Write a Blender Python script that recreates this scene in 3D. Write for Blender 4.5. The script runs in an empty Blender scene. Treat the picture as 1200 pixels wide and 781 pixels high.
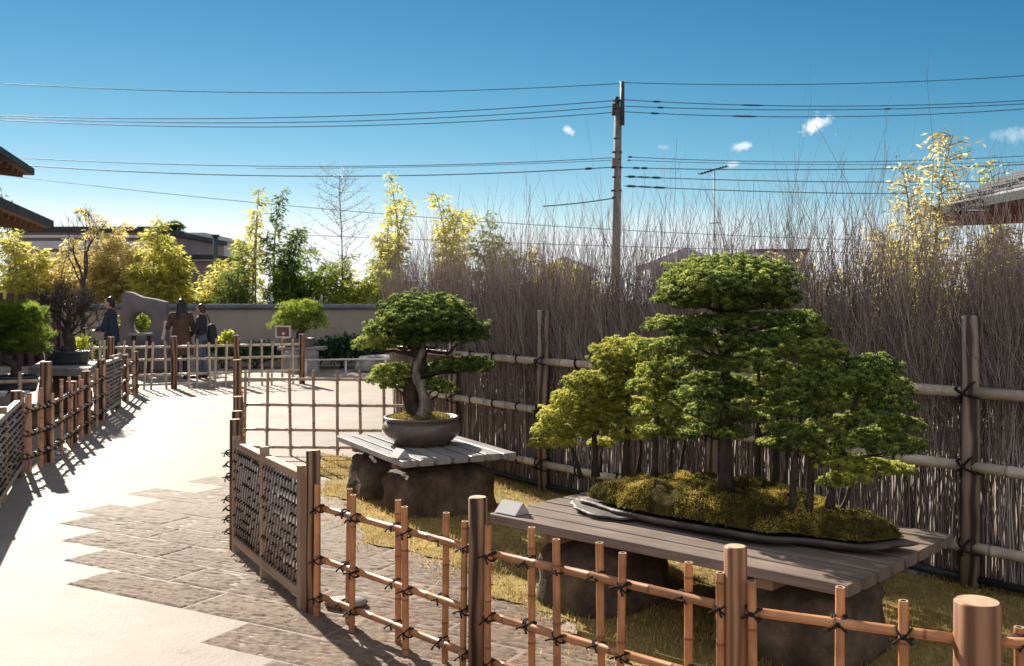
import bpy, bmesh, math, random
import numpy as np
from mathutils import Vector, Matrix, noise as mnoise

random.seed(7)
rng = np.random.default_rng(11)
SC = bpy.context.scene
COL = SC.collection
R = math.radians

# ------------------------------------------------------------------ camera
F, CX, YH, H = 1167.0, 600.0, 352.0, 1.6        # focal length in photo pixels, centre column, horizon row, eye height
cam_d = bpy.data.cameras.new('Camera')
cam = bpy.data.objects.new('Camera', cam_d)
COL.objects.link(cam)
cam.location = (0, 0, H)
cam.rotation_euler = (R(90), 0, 0)
cam_d.sensor_width = 36.0
cam_d.lens = F / 1200 * 36.0
cam_d.shift_y = -(390.5 - YH) / 1200
cam_d.clip_end = 3000
cam_d.dof.use_dof = True
cam_d.dof.focus_distance = 5.2
cam_d.dof.aperture_fstop = 6.3
SC.camera = cam

# ------------------------------------------------------------------ sky, sun, exposure
SUN_EL, SUN_AZ = R(28.5), R(-29.0)              # azimuth from +Y, clockwise positive
SUN_DIR = Vector((math.sin(SUN_AZ) * math.cos(SUN_EL), math.cos(SUN_AZ) * math.cos(SUN_EL), math.sin(SUN_EL)))
SC.view_settings.view_transform = 'Standard'
SC.view_settings.look = 'None'
SC.view_settings.gamma = 1
SC.view_settings.exposure = 1.18
world = bpy.data.worlds.new('World')
SC.world = world
world.use_nodes = True


def px_dir(px, py):
    return Vector(((px - CX) / F, 1.0, (YH - py) / F)).normalized()


def build_world():
    nt = world.node_tree
    nt.nodes.clear()
    N, L = nt.nodes.new, nt.links.new
    out = N('ShaderNodeOutputWorld')
    bg = N('ShaderNodeBackground')
    bg.inputs['Strength'].default_value = 0.0515
    sky = N('ShaderNodeTexSky')
    sky.sky_type = 'NISHITA'
    sky.sun_disc = False
    sky.sun_elevation = SUN_EL
    sky.sun_rotation = SUN_AZ
    sky.altitude = 100
    sky.air_density = 0.6
    sky.dust_density = 0.0
    sky.ozone_density = 2.0
    sepc = N('ShaderNodeSeparateColor')
    L(sky.outputs[0], sepc.inputs[0])
    comb = N('ShaderNodeCombineColor')
    grade = []
    for ch, (g_, k_) in enumerate(((2.3, 2.70), (1.3, 1.15), (1.0, .84))):
        a_ = N('ShaderNodeMath')
        a_.operation = 'DIVIDE'
        L(sepc.outputs[ch], a_.inputs[0])
        a_.inputs[1].default_value = 8.0
        p_ = N('ShaderNodeMath')
        p_.operation = 'POWER'
        L(a_.outputs[0], p_.inputs[0])
        p_.inputs[1].default_value = g_
        m_ = N('ShaderNodeMath')
        m_.operation = 'MULTIPLY'
        L(p_.outputs[0], m_.inputs[0])
        m_.inputs[1].default_value = 8.0 * k_
        grade.append(m_)
    lim = N('ShaderNodeMath')
    lim.operation = 'MULTIPLY'
    lim.inputs[1].default_value = .93
    L(grade[1].outputs[0], lim.inputs[0])
    mn = N('ShaderNodeMath')
    mn.operation = 'MINIMUM'
    L(grade[0].outputs[0], mn.inputs[0])
    L(lim.outputs[0], mn.inputs[1])
    mxb = N('ShaderNodeMath')
    mxb.operation = 'MAXIMUM'
    L(grade[2].outputs[0], mxb.inputs[0])
    L(grade[1].outputs[0], mxb.inputs[1])
    L(mn.outputs[0], comb.inputs[0])
    L(grade[1].outputs[0], comb.inputs[1])
    L(mxb.outputs[0], comb.inputs[2])
    tc = N('ShaderNodeTexCoord')

    def math_(op, a, b=None, clamp=False):
        n = N('ShaderNodeMath')
        n.operation = op
        n.use_clamp = clamp
        for i, v in enumerate((a, b)):
            if v is None:
                continue
            if isinstance(v, (int, float)):
                n.inputs[i].default_value = v
            else:
                L(v, n.inputs[i])
        return n.outputs[0]

    no = N('ShaderNodeTexNoise')
    no.inputs['Scale'].default_value = 70
    no.inputs['Detail'].default_value = 5
    no.inputs['Roughness'].default_value = 0.62
    L(tc.outputs['Generated'], no.inputs['Vector'])
    total = None
    # small fair-weather puffs, each in its own part of the sky: (px, py, half width, half height, strength)
    for (px, py, hw, hh, st) in ((958, 146, 14, 10, .95), (665, 152, 6.5, 5, .8), (866, 172, 8, 4.5, .75),
                                 (858, 192, 6.5, 3.6, .6), (1190, 160, 26, 8, .35), (777, 173, 6, 3, .25),
                                 (540, 250, 60, 14, 0.0)):
        if st == 0:
            continue
        d = px_dir(px, py)
        mp = N('ShaderNodeVectorMath')
        mp.operation = 'SUBTRACT'
        L(tc.outputs['Generated'], mp.inputs[0])
        mp.inputs[1].default_value = d
        sc = N('ShaderNodeVectorMath')
        sc.operation = 'MULTIPLY'
        L(mp.outputs[0], sc.inputs[0])
        sc.inputs[1].default_value = (F / hw, F / hw, F / hh)
        ln = N('ShaderNodeVectorMath')
        ln.operation = 'LENGTH'
        L(sc.outputs[0], ln.inputs[0])
        m = math_('SUBTRACT', 1.15, ln.outputs['Value'])
        nz = math_('MULTIPLY', math_('SUBTRACT', no.outputs['Fac'], 0.5), 4.6)
        m = math_('MULTIPLY', math_('ADD', m, nz), 1.0, True)
        m = math_('MULTIPLY', m, st)
        total = m if total is None else math_('MAXIMUM', total, m)
    # a low bank of white cloud along the horizon
    sep = N('ShaderNodeSeparateXYZ')
    L(tc.outputs['Generated'], sep.inputs[0])
    no2 = N('ShaderNodeTexNoise')
    no2.inputs['Scale'].default_value = 7
    no2.inputs['Detail'].default_value = 6
    no2.inputs['Roughness'].default_value = 0.6
    mp2 = N('ShaderNodeMapping')
    mp2.inputs['Scale'].default_value = (1, 1, 3.2)
    L(tc.outputs['Generated'], mp2.inputs[0])
    L(mp2.outputs[0], no2.inputs['Vector'])
    band = math_('SUBTRACT', 1.0, math_('DIVIDE', math_('ABSOLUTE', math_('SUBTRACT', sep.outputs['Z'], 0.045)), 0.05), True)
    bank = math_('MULTIPLY', math_('SUBTRACT', no2.outputs['Fac'], 0.43), 7.0, True)
    bank = math_('MULTIPLY', math_('MULTIPLY', bank, band), 0.85)
    total = math_('MAXIMUM', total, bank)
    # unseen bright cloud overhead and opposite the sun, added to fill the shadows
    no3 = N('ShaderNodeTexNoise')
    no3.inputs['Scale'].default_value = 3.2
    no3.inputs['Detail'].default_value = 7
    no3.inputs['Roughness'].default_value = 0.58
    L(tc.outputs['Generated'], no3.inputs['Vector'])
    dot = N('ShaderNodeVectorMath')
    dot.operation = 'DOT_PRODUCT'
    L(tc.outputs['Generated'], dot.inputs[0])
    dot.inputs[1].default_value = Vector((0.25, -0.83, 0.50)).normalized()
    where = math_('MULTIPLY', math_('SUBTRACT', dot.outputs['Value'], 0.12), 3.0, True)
    fill_cloud = math_('MULTIPLY', math_('MULTIPLY', math_('SUBTRACT', no3.outputs['Fac'], 0.40), 6.0, True), where)
    total = math_('MAXIMUM', total, fill_cloud)
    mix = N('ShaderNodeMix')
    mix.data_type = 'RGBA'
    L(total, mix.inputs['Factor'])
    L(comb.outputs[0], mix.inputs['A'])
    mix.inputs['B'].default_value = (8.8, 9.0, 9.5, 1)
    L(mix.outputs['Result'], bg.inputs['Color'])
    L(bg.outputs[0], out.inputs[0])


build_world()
sun_d = bpy.data.lights.new('Sun', 'SUN')
sun_d.energy = 5.0
sun_d.angle = R(0.53)
sun_d.color = (1.0, 0.915, 0.79)
sun = bpy.data.objects.new('Sun', sun_d)
COL.objects.link(sun)
sun.location = (-20, 30, 25)
sun.rotation_euler = (-SUN_DIR).to_track_quat('-Z', 'Y').to_euler()


# ------------------------------------------------------------------ placing helpers
def G(px, py, z=0.0):
    """photo pixel of a point known to lie at height z -> world point"""
    d = (H - z) * F / (py - YH)
    return Vector(((px - CX) / F * d, d, z))


def P(px, py, d):
    """photo pixel of a point known to lie d metres away -> world point"""
    return Vector(((px - CX) / F * d, d, H - (py - YH) / F * d))


# ------------------------------------------------------------------ mesh helpers
class MB:
    """collects shapes, then build() links them as ONE mesh object"""

    def __init__(s):
        s.v, s.f, s.uv, s.m, s.sm = [], [], [], [], []

    def face(s, idx, uvs, mi=0, smooth=False):
        s.f.append(idx)
        s.uv.extend(uvs)
        s.m.append(mi)
        s.sm.append(smooth)

    def beam(s, a, b, w, h, up=(0, 0, 1), mi=0, bev=0.0, off=None):
        """box from a to b, w across, h along up; small chamfer along its length"""
        a, b = Vector(a), Vector(b)
        d = (b - a)
        L = d.length
        d = d / L
        up = Vector(up)
        sx = d.cross(up)
        if sx.length < 1e-5:
            sx = d.cross(Vector((0, 1, 0)))
        sx.normalize()
        uz = sx.cross(d).normalized()
        c = min(bev, w * .3, h * .3)
        hw, hh = w / 2, h / 2
        if c > 0:
            prof = [(-hw + c, -hh), (hw - c, -hh), (hw, -hh + c), (hw, hh - c), (hw - c, hh), (-hw + c, hh), (-hw, hh - c), (-hw, -hh + c)]
        else:
            prof = [(-hw, -hh), (hw, -hh), (hw, hh), (-hw, hh)]
        n = len(prof)
        o = len(s.v)
        off = random.random() * 3 if off is None else off
        for t in (0, 1):
            for (x, z) in prof:
                s.v.append(a + d * (L * t) + sx * x + uz * z)
        per = 0
        for i in range(n):
            j = (i + 1) % n
            e = math.hypot(prof[j][0] - prof[i][0], prof[j][1] - prof[i][1])
            s.face([o + i, o + j, o + n + j, o + n + i], [(per + off, off), (per + e + off, off), (per + e + off, L + off), (per + off, L + off)], mi)
            per += e
        s.face([o + i for i in reversed(range(n))], [(prof[i][0] + off, prof[i][1] + off) for i in reversed(range(n))], mi)
        s.face([o + n + i for i in range(n)], [(prof[i][0] + off, prof[i][1] + off) for i in range(n)], mi)
        return s

    def tube(s, pts, rad, n=8, mi=0, cap=True, smooth=True, vscale=1.0, capmi=None, closed=False, voff=None):
        pts = [Vector(p) for p in pts]
        k = len(pts)
        if not hasattr(rad, '__len__'):
            rad = [rad] * k
        o = len(s.v)
        ref = None
        L = 0
        ls = []
        voff = random.random() * 5 if voff is None else voff
        for i, p in enumerate(pts):
            if closed:
                t = pts[(i + 1) % k] - pts[i - 1]
            else:
                t = (pts[min(i + 1, k - 1)] - pts[max(i - 1, 0)])
            t.normalize()
            if ref is None:
                ref = Vector((0, 0, 1)).cross(t)
                if ref.length < .1:
                    ref = Vector((0, 1, 0)).cross(t)
            ref = (ref - t * ref.dot(t)).normalized()
            bi = t.cross(ref)
            if i:
                L += (p - pts[i - 1]).length
            ls.append(L * vscale + voff)
            for q in range(n):
                a = 2 * math.pi * q / n
                s.v.append(p + (ref * math.cos(a) + bi * math.sin(a)) * rad[i])
        rings = k if closed else k - 1
        for i in range(rings):
            i2 = (i + 1) % k
            va, vb = ls[i], ls[i2]
            for q in range(n):
                q2 = (q + 1) % n
                ua, ub = q / n, (q + 1) / n
                s.face([o + i * n + q, o + i * n + q2, o + i2 * n + q2, o + i2 * n + q], [(ua, va), (ub, va), (ub, vb), (ua, vb)], mi, smooth)
        if cap and not closed:
            cm = mi if capmi is None else capmi
            s.face([o + q for q in reversed(range(n))], [(.5 + .02 * math.cos(q), .5 + .02 * math.sin(q)) for q in range(n)], cm)
            s.face([o + (k - 1) * n + q for q in range(n)], [(.5 + .5 * math.cos(2 * math.pi * q / n), .5 + .5 * math.sin(2 * math.pi * q / n)) for q in range(n)], cm)
        return s

    def lathe(s, prof, c, n=32, mi=0, sx=1.0, sy=1.0, rot=0.0):
        """prof: (r, z) list; open surface"""
        c = Vector(c)
        o = len(s.v)
        cr, sr = math.cos(rot), math.sin(rot)
        for (r, z) in prof:
            for q in range(n):
                a = 2 * math.pi * q / n
                x, y = r * math.cos(a) * sx, r * math.sin(a) * sy
                s.v.append(c + Vector((x * cr - y * sr, x * sr + y * cr, z)))
        for i in range(len(prof) - 1):
            for q in range(n):
                q2 = (q + 1) % n
                s.face([o + i * n + q, o + i * n + q2, o + (i + 1) * n + q2, o + (i + 1) * n + q],
                       [(q / n, i * .1), ((q + 1) / n, i * .1), ((q + 1) / n, i * .1 + .1), (q / n, i * .1 + .1)], mi, True)
        return s

    def poly(s, pts, mi=0, scale=1.0):
        o = len(s.v)
        s.v.extend(Vector(p) for p in pts)
        s.face(list(range(o, o + len(pts))), [(p[0] * scale, p[1] * scale) for p in pts], mi)
        return s

    def prism(s, pts, z0, z1, mi=0):
        """vertical prism from a counter-clockwise plan outline"""
        n = len(pts)
        o = len(s.v)
        for z in (z0, z1):
            s.v.extend(Vector((p[0], p[1], z)) for p in pts)
        per = 0
        for i in range(n):
            j = (i + 1) % n
            e = math.hypot(pts[j][0] - pts[i][0], pts[j][1] - pts[i][1])
            s.face([o + i, o + j, o + n + j, o + n + i], [(per, z0), (per + e, z0), (per + e, z1), (per, z1)], mi)
            per += e
        s.face([o + i for i in reversed(range(n))], [(pts[i][0], pts[i][1]) for i in reversed(range(n))], mi)
        s.face([o + n + i for i in range(n)], [(pts[i][0], pts[i][1]) for i in range(n)], mi)
        return s

    def ball(s, c, r, sc=(1, 1, 1), nu=12, nv=8, mi=0):
        c = Vector(c)
        o = len(s.v)
        s.v.append(c + Vector((0, 0, -r * sc[2])))
        for j in range(1, nv):
            ph = math.pi * j / nv - math.pi / 2
            for i in range(nu):
                a = 2 * math.pi * i / nu
                s.v.append(c + Vector((r * sc[0] * math.cos(ph) * math.cos(a), r * sc[1] * math.cos(ph) * math.sin(a), r * sc[2] * math.sin(ph))))
        s.v.append(c + Vector((0, 0, r * sc[2])))
        e = len(s.v) - 1
        for i in range(nu):
            i2 = (i + 1) % nu
            s.face([o, o + 1 + i2, o + 1 + i], [(0, 0)] * 3, mi, True)
            for j in range(nv - 2):
                a = o + 1 + j * nu
                s.face([a + i, a + i2, a + nu + i2, a + nu + i], [(i / nu, j / nv), ((i + 1) / nu, j / nv), ((i + 1) / nu, (j + 1) / nv), (i / nu, (j + 1) / nv)], mi, True)
            b = o + 1 + (nv - 2) * nu
            s.face([b + i, b + i2, e], [(0, 1)] * 3, mi, True)
        return s

    def build(s, name, mats, parent=None, origin=None):
        if not isinstance(mats, (list, tuple)):
            mats = [mats]
        og = Vector(origin) if origin is not None else (parent_origin(parent) if parent else Vector((0, 0, 0)))
        me = bpy.data.meshes.new(name)
        me.from_pydata([tuple(v - og) for v in s.v], [], s.f)
        for m in mats:
            me.materials.append(m)
        uvl = me.uv_layers.new(name='UVMap')
        uvl.data.foreach_set('uv', np.array(s.uv, dtype=np.float32).ravel())
        me.polygons.foreach_set('material_index', np.array(s.m, dtype=np.int32))
        me.polygons.foreach_set('use_smooth', np.array(s.sm, dtype=bool))
        me.update()
        return link(name, me, parent, og if parent is None else None)


def parent_origin(o):
    p = Vector((0, 0, 0))
    while o is not None:
        p = p + o.location
        o = o.parent
    return p


def link(name, me, parent=None, loc=None):
    ob = bpy.data.objects.new(name, me)
    COL.objects.link(ob)
    if parent is not None:
        ob.parent = parent
    if loc is not None:
        ob.location = loc
    return ob


def thing(name, label, cat, loc=(0, 0, 0), group=None):
    o = bpy.data.objects.new(name, None)
    COL.objects.link(o)
    o.empty_display_size = .1
    o.location = loc
    return tag(o, label, cat, group)


def tag(o, label=None, cat=None, group=None, kind=None):
    if label:
        o['label'] = label
    if cat:
        o['category'] = cat
    if group:
        o['group'] = group
    if kind:
        o['kind'] = kind
    return o


def np_mesh(name, V, Fc, mat, parent=None, tint=None, smooth=False, origin=None):
    """mesh from arrays: V (n,3) world, Fc (m,3|4); tint (n,) kept as the point attribute 'tint'"""
    og = Vector(origin) if origin is not None else (parent_origin(parent) if parent else Vector((0, 0, 0)))
    me = bpy.data.meshes.new(name)
    V = np.asarray(V, dtype=np.float32) - np.array(og, dtype=np.float32)
    Fc = np.asarray(Fc, dtype=np.int32)
    k = Fc.shape[1]
    me.vertices.add(len(V))
    me.vertices.foreach_set('co', V.ravel())
    me.loops.add(Fc.size)
    me.loops.foreach_set('vertex_index', Fc.ravel())
    me.polygons.add(len(Fc))
    me.polygons.foreach_set('loop_start', np.arange(0, Fc.size, k, dtype=np.int32))
    try:
        me.polygons.foreach_set('loop_total', np.full(len(Fc), k, dtype=np.int32))
    except Exception:
        pass
    me.materials.append(mat)
    if smooth:
        me.polygons.foreach_set('use_smooth', np.ones(len(Fc), dtype=bool))
    if tint is not None:
        at = me.attributes.new('tint', 'FLOAT', 'POINT')
        at.data.foreach_set('value', np.asarray(tint, dtype=np.float32))
    me.update(calc_edges=True)
    return link(name, me, parent, og if parent is None else None)


def tubes_np(Pt, Rd, n=3):
    """N curves of K points: Pt (N,K,3), Rd (N,K) -> verts, quads"""
    Pt = np.asarray(Pt, float)
    Rd = np.asarray(Rd, float)
    N, K, _ = Pt.shape
    T = np.empty_like(Pt)
    T[:, 1:-1] = Pt[:, 2:] - Pt[:, :-2]
    T[:, 0] = Pt[:, 1] - Pt[:, 0]
    T[:, -1] = Pt[:, -1] - Pt[:, -2]
    T /= np.linalg.norm(T, axis=2, keepdims=True) + 1e-9
    ref = np.zeros_like(T)
    ref[..., 0] = 1.0
    swap = np.abs(T[..., 0]) > .9
    ref[swap] = (0, 1, 0)
    A = np.cross(T, ref)
    A /= np.linalg.norm(A, axis=2, keepdims=True) + 1e-9
    B = np.cross(T, A)
    ang = np.arange(n) * 2 * np.pi / n
    V = Pt[:, :, None, :] + Rd[:, :, None, None] * (A[:, :, None, :] * np.cos(ang)[None, None, :, None] + B[:, :, None, :] * np.sin(ang)[None, None, :, None])
    idx = np.arange(N * K * n).reshape(N, K, n)
    a = idx[:, :-1, :]
    b = np.roll(a, -1, axis=2)
    c = idx[:, 1:, :]
    d = np.roll(c, -1, axis=2)
    Q = np.stack([a, b, d, c], axis=-1).reshape(-1, 4)
    return V.reshape(-1, 3), Q


def unit(v):
    return v / (np.linalg.norm(v, axis=-1, keepdims=True) + 1e-9)


def leaves_np(pos, dirn, L, W, fold=0.0):
    """diamond leaves; pos (N,3), dirn (N,3) unit, L, W (N,) -> verts (4N), quads"""
    N = len(pos)
    rnd = unit(rng.normal(size=(N, 3)))
    side = unit(np.cross(dirn, rnd))
    mid = pos + dirn * (L * .42)[:, None]
    V = np.empty((N, 4, 3))
    V[:, 0] = pos
    V[:, 1] = mid + side * (W * .5)[:, None]
    V[:, 2] = pos + dirn * L[:, None]
    V[:, 3] = mid - side * (W * .5)[:, None]
    Q = np.arange(4 * N).reshape(N, 4)
    return V.reshape(-1, 3), Q


# ------------------------------------------------------------------ materials
MATS = {}


def nodes(name):
    m = bpy.data.materials.new(name)
    m.use_nodes = True
    nt = m.node_tree
    nt.nodes.clear()
    out = nt.nodes.new('ShaderNodeOutputMaterial')
    MATS[name] = m
    return m, nt, out


def ramp(nt, stops):
    r = nt.nodes.new('ShaderNodeValToRGB')
    e = r.color_ramp.elements
    while len(e) > 1:
        e.remove(e[0])
    e[0].position = stops[0][0]
    e[0].color = (*stops[0][1], 1)
    for p, c in stops[1:]:
        x = e.new(p)
        x.color = (*c, 1)
    return r


def surf(name, stops, scale=(1, 1, 1), nscale=5.0, detail=5, nrough=.6, dist=0.0, rough=.7, spec=.3, bump=0.0, bdist=.01,
         coord='Object', bscale=None, vary=.0, metal=0.0, kind='noise', big=None, speck=None):
    """noise-driven opaque surface.  big=(scale, amount): slow light/dark drift, vary: per-object brightness spread"""
    m, nt, out = nodes(name)
    N, L = nt.nodes.new, nt.links.new
    tc = N('ShaderNodeTexCoord')
    mp = N('ShaderNodeMapping')
    mp.inputs['Scale'].default_value = scale
    L(tc.outputs[coord], mp.inputs[0])
    if kind == 'wave':
        t = N('ShaderNodeTexWave')
        t.wave_type = 'BANDS'
        t.bands_direction = 'X'
        t.inputs['Scale'].default_value = nscale
        t.inputs['Distortion'].default_value = dist
        t.inputs['Detail'].default_value = detail
        t.inputs['Detail Scale'].default_value = 1.0
        t.inputs['Detail Roughness'].default_value = nrough
        fac = t.outputs['Fac']
    else:
        t = N('ShaderNodeTexNoise')
        t.inputs['Scale'].default_value = nscale
        t.inputs['Detail'].default_value = detail
        t.inputs['Roughness'].default_value = nrough
        t.inputs['Distortion'].default_value = dist
        fac = t.outputs['Fac']
    L(mp.outputs[0], t.inputs['Vector'])
    r = ramp(nt, stops)
    L(fac, r.inputs[0])
    colr = r.outputs[0]
    if big:
        nb = N('ShaderNodeTexNoise')
        nb.inputs['Scale'].default_value = big[0]
        nb.inputs['Detail'].default_value = 4
        L(tc.outputs['Object'], nb.inputs['Vector'])
        mr = N('ShaderNodeMapRange')
        mr.inputs['From Min'].default_value = .3
        mr.inputs['From Max'].default_value = .7
        mr.inputs['To Min'].default_value = 1 - big[1]
        mr.inputs['To Max'].default_value = 1 + big[1]
        L(nb.outputs['Fac'], mr.inputs[0])
        mu = N('ShaderNodeVectorMath')
        mu.operation = 'SCALE'
        L(colr, mu.inputs[0])
        L(mr.outputs[0], mu.inputs['Scale'])
        colr = mu.outputs[0]
    if vary:
        oi = N('ShaderNodeObjectInfo')
        mr = N('ShaderNodeMapRange')
        mr.inputs['To Min'].default_value = 1 - vary
        mr.inputs['To Max'].default_value = 1 + vary
        L(oi.outputs['Random'], mr.inputs[0])
        mu = N('ShaderNodeVectorMath')
        mu.operation = 'SCALE'
        L(colr, mu.inputs[0])
        L(mr.outputs[0], mu.inputs['Scale'])
        colr = mu.outputs[0]
    b = N('ShaderNodeBsdfPrincipled')
    L(colr, b.inputs['Base Color'])
    b.inputs['Roughness'].default_value = rough
    b.inputs['Specular IOR Level'].default_value = spec
    b.inputs['Metallic'].default_value = metal
    if bump:
        bp = N('ShaderNodeBump')
        bp.inputs['Strength'].default_value = bump
        bp.inputs['Distance'].default_value = bdist
        if bscale:
            t2 = N('ShaderNodeTexNoise')
            t2.inputs['Scale'].default_value = bscale
            t2.inputs['Detail'].default_value = 6
            t2.inputs['Roughness'].default_value = .65
            L(mp.outputs[0], t2.inputs['Vector'])
            L(t2.outputs['Fac'], bp.inputs['Height'])
        else:
            L(fac, bp.inputs['Height'])
        L(bp.outputs[0], b.inputs['Normal'])
    L(b.outputs[0], out.inputs[0])
    return m


def leafy(name, stops, trans=.45, tmul=1.6, rough=.6, spec=.25):
    """foliage: colour by each leaf's own 'tint', part of the light passing through the blade"""
    m, nt, out = nodes(name)
    N, L = nt.nodes.new, nt.links.new
    at = N('ShaderNodeAttribute')
    at.attribute_name = 'tint'
    r = ramp(nt, stops)
    L(at.outputs['Fac'], r.inputs[0])
    b = N('ShaderNodeBsdfPrincipled')
    L(r.outputs[0], b.inputs['Base Color'])
    b.inputs['Roughness'].default_value = rough
    b.inputs['Specular IOR Level'].default_value = spec
    t = N('ShaderNodeBsdfTranslucent')
    mu = N('ShaderNodeVectorMath')
    mu.operation = 'SCALE'
    mu.inputs['Scale'].default_value = tmul
    L(r.outputs[0], mu.inputs[0])
    L(mu.outputs[0], t.inputs['Color'])
    mx = N('ShaderNodeMixShader')
    mx.inputs[0].default_value = trans
    L(b.outputs[0], mx.inputs[1])
    L(t.outputs[0], mx.inputs[2])
    L(mx.outputs[0], out.inputs[0])
    return m


def bamboo_mat(name, c1, c2, node_c, rough=.42, vary=.12, spec=.45):
    """bamboo: long fibres, a dark line at every node (UV v is an integer there)"""
    m, nt, out = nodes(name)
    N, L = nt.nodes.new, nt.links.new
    uv = N('ShaderNodeUVMap')
    sep = N('ShaderNodeSeparateXYZ')
    L(uv.outputs[0], sep.inputs[0])
    mp = N('ShaderNodeMapping')
    mp.inputs['Scale'].default_value = (14, 1.1, 1)
    L(uv.outputs[0], mp.inputs[0])
    no = N('ShaderNodeTexNoise')
    no.inputs['Scale'].default_value = 2.0
    no.inputs['Detail'].default_value = 5
    L(mp.outputs[0], no.inputs['Vector'])
    r = ramp(nt, [(.3, c1), (.72, c2)])
    L(no.outputs['Fac'], r.inputs[0])
    tc = N('ShaderNodeTexCoord')
    nb = N('ShaderNodeTexNoise')
    nb.inputs['Scale'].default_value = 9
    nb.inputs['Detail'].default_value = 3
    L(tc.outputs['Object'], nb.inputs['Vector'])
    fr = N('ShaderNodeMath')
    fr.operation = 'FRACT'
    L(sep.outputs['Y'], fr.inputs[0])
    ab = N('ShaderNodeMath')
    ab.operation = 'SUBTRACT'
    ab.inputs[1].default_value = .5
    L(fr.outputs[0], ab.inputs[0])
    ab2 = N('ShaderNodeMath')
    ab2.operation = 'ABSOLUTE'
    L(ab.outputs[0], ab2.inputs[0])
    gt = N('ShaderNodeMapRange')
    gt.inputs['From Min'].default_value = .468
    gt.inputs['From Max'].default_value = .49
    gt.inputs['To Max'].default_value = .75
    L(ab2.outputs[0], gt.inputs[0])
    mx = N('ShaderNodeMix')
    mx.data_type = 'RGBA'
    L(gt.outputs[0], mx.inputs['Factor'])
    oi = N('ShaderNodeObjectInfo')
    mr = N('ShaderNodeMapRange')
    mr.inputs['To Min'].default_value = 1 - vary
    mr.inputs['To Max'].default_value = 1 + vary
    L(oi.outputs['Random'], mr.inputs[0])
    m2 = N('ShaderNodeMath')
    m2.operation = 'MULTIPLY'
    mr2 = N('ShaderNodeMapRange')
    mr2.inputs['From Min'].default_value = .35
    mr2.inputs['From Max'].default_value = .65
    mr2.inputs['To Min'].default_value = .72
    mr2.inputs['To Max'].default_value = 1.12
    L(nb.outputs['Fac'], mr2.inputs[0])
    L(mr.outputs[0], m2.inputs[0])
    L(mr2.outputs[0], m2.inputs[1])
    mu = N('ShaderNodeVectorMath')
    mu.operation = 'SCALE'
    L(r.outputs[0], mu.inputs[0])
    L(m2.outputs[0], mu.inputs['Scale'])
    L(mu.outputs[0], mx.inputs['A'])
    mx.inputs['B'].default_value = (*node_c, 1)
    b = N('ShaderNodeBsdfPrincipled')
    L(mx.outputs['Result'], b.inputs['Base Color'])
    b.inputs['Roughness'].default_value = rough
    b.inputs['Specular IOR Level'].default_value = spec
    bp = N('ShaderNodeBump')
    bp.inputs['Strength'].default_value = .25
    bp.inputs['Distance'].default_value = .003
    L(no.outputs['Fac'], bp.inputs['Height'])
    L(bp.outputs[0], b.inputs['Normal'])
    L(b.outputs[0], out.inputs[0])
    return m


M = {}
M['concrete'] = surf('sandy_concrete', [(.28, (.19, .150, .115)), (.40, (.265, .218, .174)), (.6, (.30, .250, .204)), (.78, (.35, .30, .25))], nscale=3.2, detail=9, nrough=.72, rough=.68, spec=.14,
                  bump=.5, bdist=.008, bscale=45, big=(.6, .16))
M['paver'] = surf('combed_paver', [(.3, (.080, .053, .036)), (.48, (.175, .120, .083)), (.7, (.255, .186, .134))], nscale=26, detail=8, nrough=.75, rough=.8, spec=.12,
                  bump=.5, bdist=.006, bscale=90, big=(2.2, .18))


def dust_paver():
    """sand from the path lies over the pavers further along, in drifts"""
    nt = M['paver'].node_tree
    N, L = nt.nodes.new, nt.links.new
    b = [n for n in nt.nodes if n.type == 'BSDF_PRINCIPLED'][0]
    src = b.inputs['Base Color'].links[0].from_socket
    tc = [n for n in nt.nodes if n.type == 'TEX_COORD'][0]
    sp = N('ShaderNodeSeparateXYZ')
    L(tc.outputs['Object'], sp.inputs[0])
    no = N('ShaderNodeTexNoise')
    no.inputs['Scale'].default_value = 3.0
    no.inputs['Detail'].default_value = 6
    L(tc.outputs['Object'], no.inputs['Vector'])
    ad = N('ShaderNodeMath')
    ad.operation = 'MULTIPLY_ADD'
    L(no.outputs['Fac'], ad.inputs[0])
    ad.inputs[1].default_value = 3.5
    L(sp.outputs['Y'], ad.inputs[2])
    mr = N('ShaderNodeMapRange')
    mr.inputs['From Min'].default_value = 6.9
    mr.inputs['From Max'].default_value = 9.6
    mr.inputs['To Max'].default_value = .9
    L(ad.outputs[0], mr.inputs[0])
    mx = N('ShaderNodeMix')
    mx.data_type = 'RGBA'
    L(mr.outputs[0], mx.inputs['Factor'])
    L(src, mx.inputs['A'])
    mx.inputs['B'].default_value = (.285, .237, .192, 1)
    L(mx.outputs['Result'], b.inputs['Base Color'])


dust_paver()
M['gravel'] = surf('raked_gravel', [(.28, (.12, .095, .07)), (.5, (.26, .21, .16)), (.75, (.38, .32, .25))], scale=(7, 40, 1), nscale=1.5, detail=8, nrough=.75, rough=.8, spec=.2,
                   bump=1.0, bdist=.02, coord='UV', big=(1.6, .2))
M['turf'] = surf('dry_turf', [(.3, (.13, .10, .035)), (.5, (.30, .22, .075)), (.72, (.42, .32, .12))], nscale=14, detail=8, nrough=.75, rough=.9, spec=.1, bump=.8, bdist=.02, big=(1.4, .3))
M['grass'] = leafy('grass_blades', [(0, (.05, .062, .015)), (.35, (.22, .175, .05)), (.7, (.47, .33, .115)), (1, (.60, .44, .18))], trans=.4, tmul=1.3)
M['soil'] = surf('garden_soil', [(.3, (.10, .075, .05)), (.7, (.28, .22, .15))], nscale=9, detail=8, rough=.9, spec=.1, bump=.6, bdist=.02)
M['bamboo'] = bamboo_mat('orange_bamboo', (.43, .165, .060), (.60, .285, .125), (.15, .055, .022))
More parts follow.
